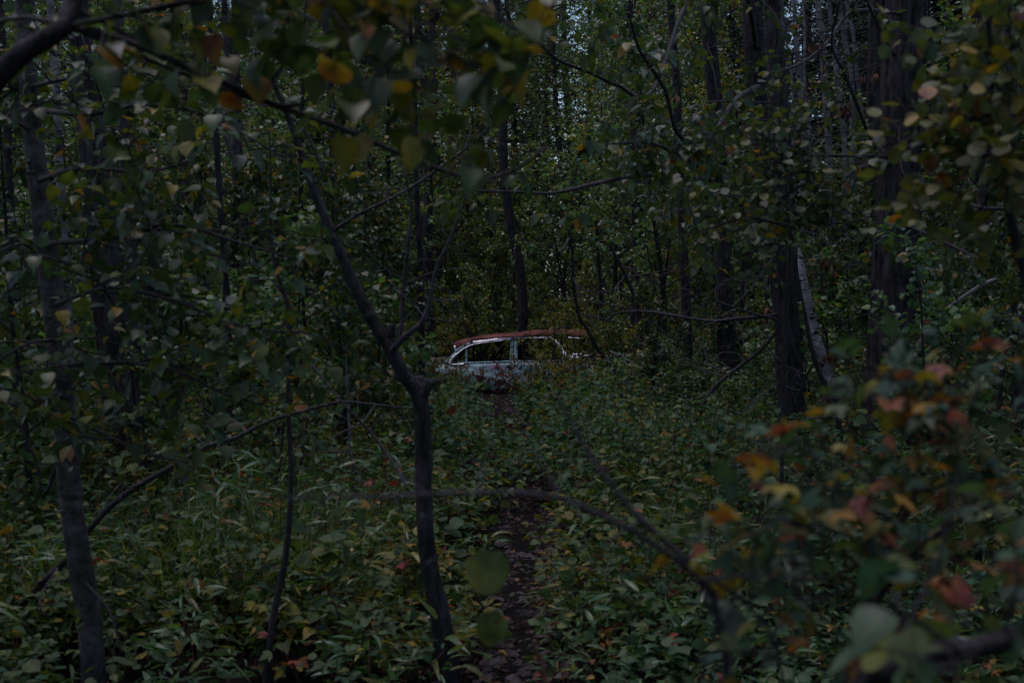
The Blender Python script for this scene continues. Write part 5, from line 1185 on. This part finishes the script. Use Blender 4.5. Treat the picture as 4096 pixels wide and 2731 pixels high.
for k in range(30):
    y = gp.uniform(41, 50); x = -21 + 42 * (k + gp.uniform()) / 30
    if x < 9: poplar(x, y, int(gp.integers(3)), gp.uniform(1.0, 1.3), 'far leafy tree of the row closing the wood')
for k in range(13):
    x = -15 + 22 * (k + gp.uniform(.2, .8)) / 13; poplar(x, gp.uniform(35, 40), int(gp.integers(3)), gp.uniform(1.0, 1.15), 'leafy tree of the row before the farthest trees')
for k in range(16):
    x = -28 + 56 * (k + gp.uniform(.2, .8)) / 16; place(sps[k % 2], x, gp.uniform(63, 67), 'dark far spruce of the last row behind the leafy trees', 'dark spruces at the back', gp, gp.uniform(1.7, 1.9))
# the wood goes on to both sides and behind the viewpoint
for (x, y) in ((-5.5, 5), (-7, 9.5), (-8.5, 14), (-10.5, 19), (-6.5, 0), (5.8, 4.5), (7.2, 9), (8.8, 14), (11, 19.5), (6.2, -.5), (-3, -5), (3.2, -5.5), (0, -8), (-7, -6), (7.5, -6.5), (-13, 25), (14, 25), (-11, 8), (11.5, 7)):
    poplar(x, y, int(gp.integers(3)), gp.uniform(.8, 1.0), 'leafy tree of the surrounding wood')
for k in range(16):
    x = -22 + 44 * (k + gp.uniform(.2, .8)) / 16; y = gp.uniform(53, 58)
    place(sps[k % 2], x, y, 'dark far spruce of the last row behind the leafy trees', 'dark spruces at the back', gp, gp.uniform(1.3, 1.5))
for (x, y, s) in [(7.8, 30, 1.2), (10.4, 31, 1.3), (6.4, 31, 1.1), (12.8, 30, 1.2), (9.4, 24.5, 1.1), (7.0, 27, 1), (9.2, 30, 1.1), (11.8, 28, 1.1), (8.2, 34, 1.2), (13.5, 33, 1.2), (11, 37, 1.2), (-8.6, 34, 1), (-12, 31, 1.1), (6.2, 37, 1.2), (-5.0, 39, 1.2), (16, 38, 1.3)]:
    place(sps[int(gp.integers(2))], x, y, label_zone(x, y, 'dark spruce'), 'dark spruces between the trunks', gp, s)

# ------------------------------------------------------------------ ground cover
def cover():
    g = rnd(950); lvn = Leaves(); lvr = Leaves(); lvp = Leaves(); lvw = Leaves(); lvm = Leaves(); lvl = Leaves(); st = Buf(); 
    n = 14500
    y = 4.0 + 27 * g.uniform(size=n) ** 1.0; x = g.uniform(-1, 1, n) * (.9 + y * .40)
    for k in range(n):
        X, Y = x[k], y[k]; dp = abs(X - path_x(Y)); hw = .19 + .010 * max(0, Y - 6)
        if Y < 25.3 and dp < hw * g.uniform(.85, 1.25) and not (11.3 < Y < 15.2 and g.uniform() < .6): continue
        if ((X + 1.75) / .75) ** 2 + ((Y - 9) / 1.1) ** 2 < 1 and g.uniform() < .85: continue
        if 24.85 < Y < 26.9 and abs(X) < 2.6: continue
        if Y < 6.0 and min(abs(X / Y + .291), abs(X / Y + .171), abs(X / Y + .041)) < .035: continue
        z = float(gz(X, Y)); h = g.uniform(.2, .8) * min(1, .45 + dp * .7) * (1 + .5 * float(snoise(np.array([[X, Y, 0]]), 8, .35, 2)[0]))
        if Y < 6.2: h = min(h, .12 + .3 * (Y - 4) / 2.2)
        if 10.5 < Y < 16.5 and dp < .9: h = max(h, .3) * 1.3
        if abs(X / Y * 25) < 1.6 and Y > 20: h *= .6
        nb = int(snoise(np.array([[X * .5, Y * .35, 0]]), 3, .5, 2)[0] * 3 + 3)
        near = Y < 9.5
        m = int(g.uniform(12, 24)) if near else int(g.uniform(10, 20))
        a0 = g.uniform(0, 6.28)
        base = np.array([X, Y, z]); top = base + [g.normal() * .1, g.normal() * .1, h]
        t = g.uniform(.35, 1.0, m) ** .7; p = base + (top - base) * t[:, None]
        pal = g.uniform()
        a = a0 + np.arange(m) * 2.4; d = np.stack([np.cos(a), np.sin(a), g.normal(size=m) * .3 + .15], -1)
        sz = .030 + .055 * g.uniform() ** 1.6 + (.012 if not near else 0) * g.uniform(.7, 1.2, m)
        spread_ = (.03 + .16 * (1.15 - t) * g.uniform(.4, 1, m))[:, None]
        q = p + norm(d) * spread_
        mu = .18 + .10 * nb
        if near and .48 <= pal < .66: sz = sz * 1.7; d = d + [0, 0, .35]
        T = tints(g, m, mu, .12, .02 + .12 * (pal > .92), .012 + .06 * (pal > .95), .006 + .3 * (pal > .988))
        ((lvr if pal < .22 else (lvp if pal < .48 else (lvw if pal < .66 else lvn))) if near else (lvm if (k % 3) else lvl)).add(q, d + [0, 0, -.15], np.array([0, 0, 1]) + g.normal(size=(m, 3)) * .5, sz, T)
        if Y < 16: tube(st, [base - [0, 0, .03], (base + top) / 2 + [g.normal() * .02, 0, 0], top], [.003, .0025, .0015], 3, cap=False)
    struct('undergrowth', lvn.bake(LOBED), M['herb_near'], 'stuff', True, 'dense low broad-leaved ground plants either side of the footpath', 'undergrowth')
    struct('undergrowth', lvr.bake(ROUND), M['herb_near'], 'stuff', True, 'round-leaved low plants mixed into the ground cover near the viewer', 'undergrowth')
    struct('undergrowth', lvp.bake(POPLAR), M['herb_near'], 'stuff', True, 'pointed-leaved low plants mixed into the ground cover near the viewer', 'undergrowth')
    struct('undergrowth', lvw.bake(LANCE), M['willow'], 'stuff', True, 'narrow-leaved low plants mixed into the ground cover near the viewer', 'undergrowth')
    struct('undergrowth', lvm.bake(LOBED_M), M['herb'], 'stuff', True, 'dense low leafy ground plants in the middle distance', 'undergrowth')
    struct('undergrowth', lvl.bake(POPLAR_M), M['bush'], 'stuff', True, 'pointed leaves of low plants mixed through the ground cover', 'undergrowth')
    struct('undergrowth_stems', st, M['stem_red'], 'stuff', True, 'thin upright stems of the low ground plants', 'stems')
    # grass: left clearing and scattered
    lv = Leaves(); 
    def grass(cx, cy, rx, ry, n_, h0, h1):
        nn = n_; X = cx + g.normal(size=nn) * rx; Y = cy + g.normal(size=nn) * ry; ok = (np.abs(X - path_x(Y)) > .85) & (Y > 6.7) & (Y < 24); X, Y = X[ok], Y[ok]; nn = len(X)
        Z = gz(X, Y); a = g.uniform(0, 6.28, nn)
        lv.add(np.stack([X, Y, Z], -1), np.stack([np.cos(a) * .35, np.sin(a) * .35, np.ones(nn)], -1), np.stack([-np.cos(a), -np.sin(a), np.ones(nn) * .3], -1), g.uniform(h0, h1, nn), np.clip(g.normal(.5, .2, nn), 0, .74) + (g.uniform(size=nn) < .02) * .2)
    p = P(430, 1250, 8.5); grass(p[0], 8.8, .75, 1.0, 11000, .35, .75)
    p = P(680, 1150, 9.5); grass(p[0], 10, .7, .9, 1500, .3, .6)
    p = P(1500, 1050, 11); grass(p[0], 12, 1.0, 1.5, 1800, .3, .7)
    p = P(300, 1350, 6.5); grass(p[0], 7, .5, .6, 1400, .25, .5)
    grass(0, 14, 4.5, 5, 7000, .3, .75); grass(-1.5, 7.5, 1.6, 1.3, 2600, .3, .7); grass(1.5, 8, 1.2, 1.5, 2200, .3, .7)
    o = struct('grass', lv.bake(BLADE), M['grass'], 'stuff', True, 'soft arching grass growing through the undergrowth', 'grass')
cover()

# willowherb: upright stems with long narrow leaves
def herb(seed, h, tk, mat='willow', n=44):
    g = rnd(seed); tb = Buf(); lv = Leaves(); st = wander(g, (0, 0, -.03), (g.normal() * .12, g.normal() * .12, 1), h, 7, .05, .02); tube(tb, st, np.linspace(.005, .002, 8), 5)
    for k in range(n):
        t = .15 + .85 * k / n; p, ax = at_path(st, min(t, .99)); a = k * 2.4
        lv.add(p, np.array([cos(a), sin(a), .55]), np.array([-cos(a) * .3, -sin(a) * .3, 1.0]), g.uniform(.10, .17) * (1.15 - .6 * t), tk(g, 1))
    th = thing('willowherb', '', 'plant', (0, 0, 0)); part('stem', tb, M['stem_red'], th); part('leaves', lv.bake(LANCE), M[mat], th); return th
wh = [herb(961, 1.1, lambda g, n: tints(g, n, .45, .15, .02)), herb(962, .85, lambda g, n: tints(g, n, .4, .15, .04, .02)), herb(963, 1.3, lambda g, n: tints(g, n, .5, .12)), herb(964, .6, lambda g, n: tints(g, n, .6, .2, .2, .5, .1))]
def hb(vx, vy, D, k, s, lab):
    p = P(vx, vy, D); lab = lab or label_zone(p[0], D, ['leafy willowherb stem', 'short willowherb stem', 'tall willowherb stem', 'orange willowherb'][k])
    place(wh[k], p[0], D, lab, 'narrow-leaved willowherbs', gp, s)
for k in range(80):
    hb(gp.uniform(1290, 1760), 1000, gp.uniform(9.5, 16), int(gp.integers(3)), gp.uniform(.7, 1.05), None)
for k in range(14):
    hb(gp.uniform(1000, 1110), 900, gp.uniform(20, 23.5), int(gp.integers(3)), gp.uniform(.6, .85), None)
for k in range(12):
    hb(gp.uniform(850, 1000), 800, gp.uniform(22, 29), int(gp.integers(3)), gp.uniform(.8, 1.2), None)
for k in range(40):
    hb(gp.uniform(330, 880), 1200, gp.uniform(7.5, 12), int(gp.integers(3)), gp.uniform(.5, .8), None)
for (vx, D) in ((1262, 7.3), (1290, 7.6), (1330, 10.4), (1350, 10.9)):
    hb(vx, 1300, D, 3, .8, 'orange-turned willowherb right of the footpath')

# red-leaved seedlings in the lower middle
def redling(seed):
    g = rnd(seed); tb = Buf(); lv = Leaves()
    for s_ in range(4):
        st = wander(g, (0, 0, -.03), (g.normal() * .35, g.normal() * .35, 1), .42, 5, .08); tube(tb, st, np.linspace(.004, .0015, 6), 4)
        put_leaves(g, lv, st, 7, .065, .05, tk_red, .4, .3)
    th = thing('maple_seedling', '', 'seedling', (0, 0, 0)); part('stem', tb, M['stem_red'], th); part('leaves', lv.bake(LOBED), M['cranberry'], th); return th
rl = [redling(971), redling(972)]
for i, (vx, D, lab) in enumerate(((870, 6.6, 'red-leaved seedling low between the crooked tree and the black sapling'), (800, 6.9, 'red-tinged seedling right beside the thin black sapling'), (1075, 12.6, 'small red-leaved seedling left of the middle of the footpath'), (1185, 17.5, 'red-leaved seedling where the footpath nears the car'), (1050, 6.3, 'red-tinged seedling at the foot of the crooked tree'), (1640, 8, 'red-leaved seedling among green plants right of the footpath'), (1440, 6.2, 'reddish seedling at the bottom right of the footpath'), (60, 7.5, 'orange-red seedling at the left edge behind the grey poplar'))):
    p = P(vx, 1300, D); place(rl[i % 2], p[0], D, lab, 'red-leaved seedlings', gp, .9)

# tell apart the few things whose zone labels coincide
def _order():
    by = {}
    for o in COL.objects:
        if o.parent is None and 'label' in o and 'group' in o: by.setdefault(o['label'], []).append(o)
    for lab, os_ in by.items():
        if 2 <= len(os_) <= 6:
            os_.sort(key=lambda o: o.location.x / max(.1, o.location.y)); n = len(os_)
            for i, o in enumerate(os_):
                w_ = 'leftmost ' if i == 0 else ('rightmost ' if i == n - 1 else ('middle ' if n == 3 else ['', 'second-left ', 'third-left ', 'fourth-left ', 'fifth-left '][i]))
                if len((w_ + lab).split()) > 16: w_ = w_.strip() + '-'; 
                o['label'] = w_ + lab
_order()
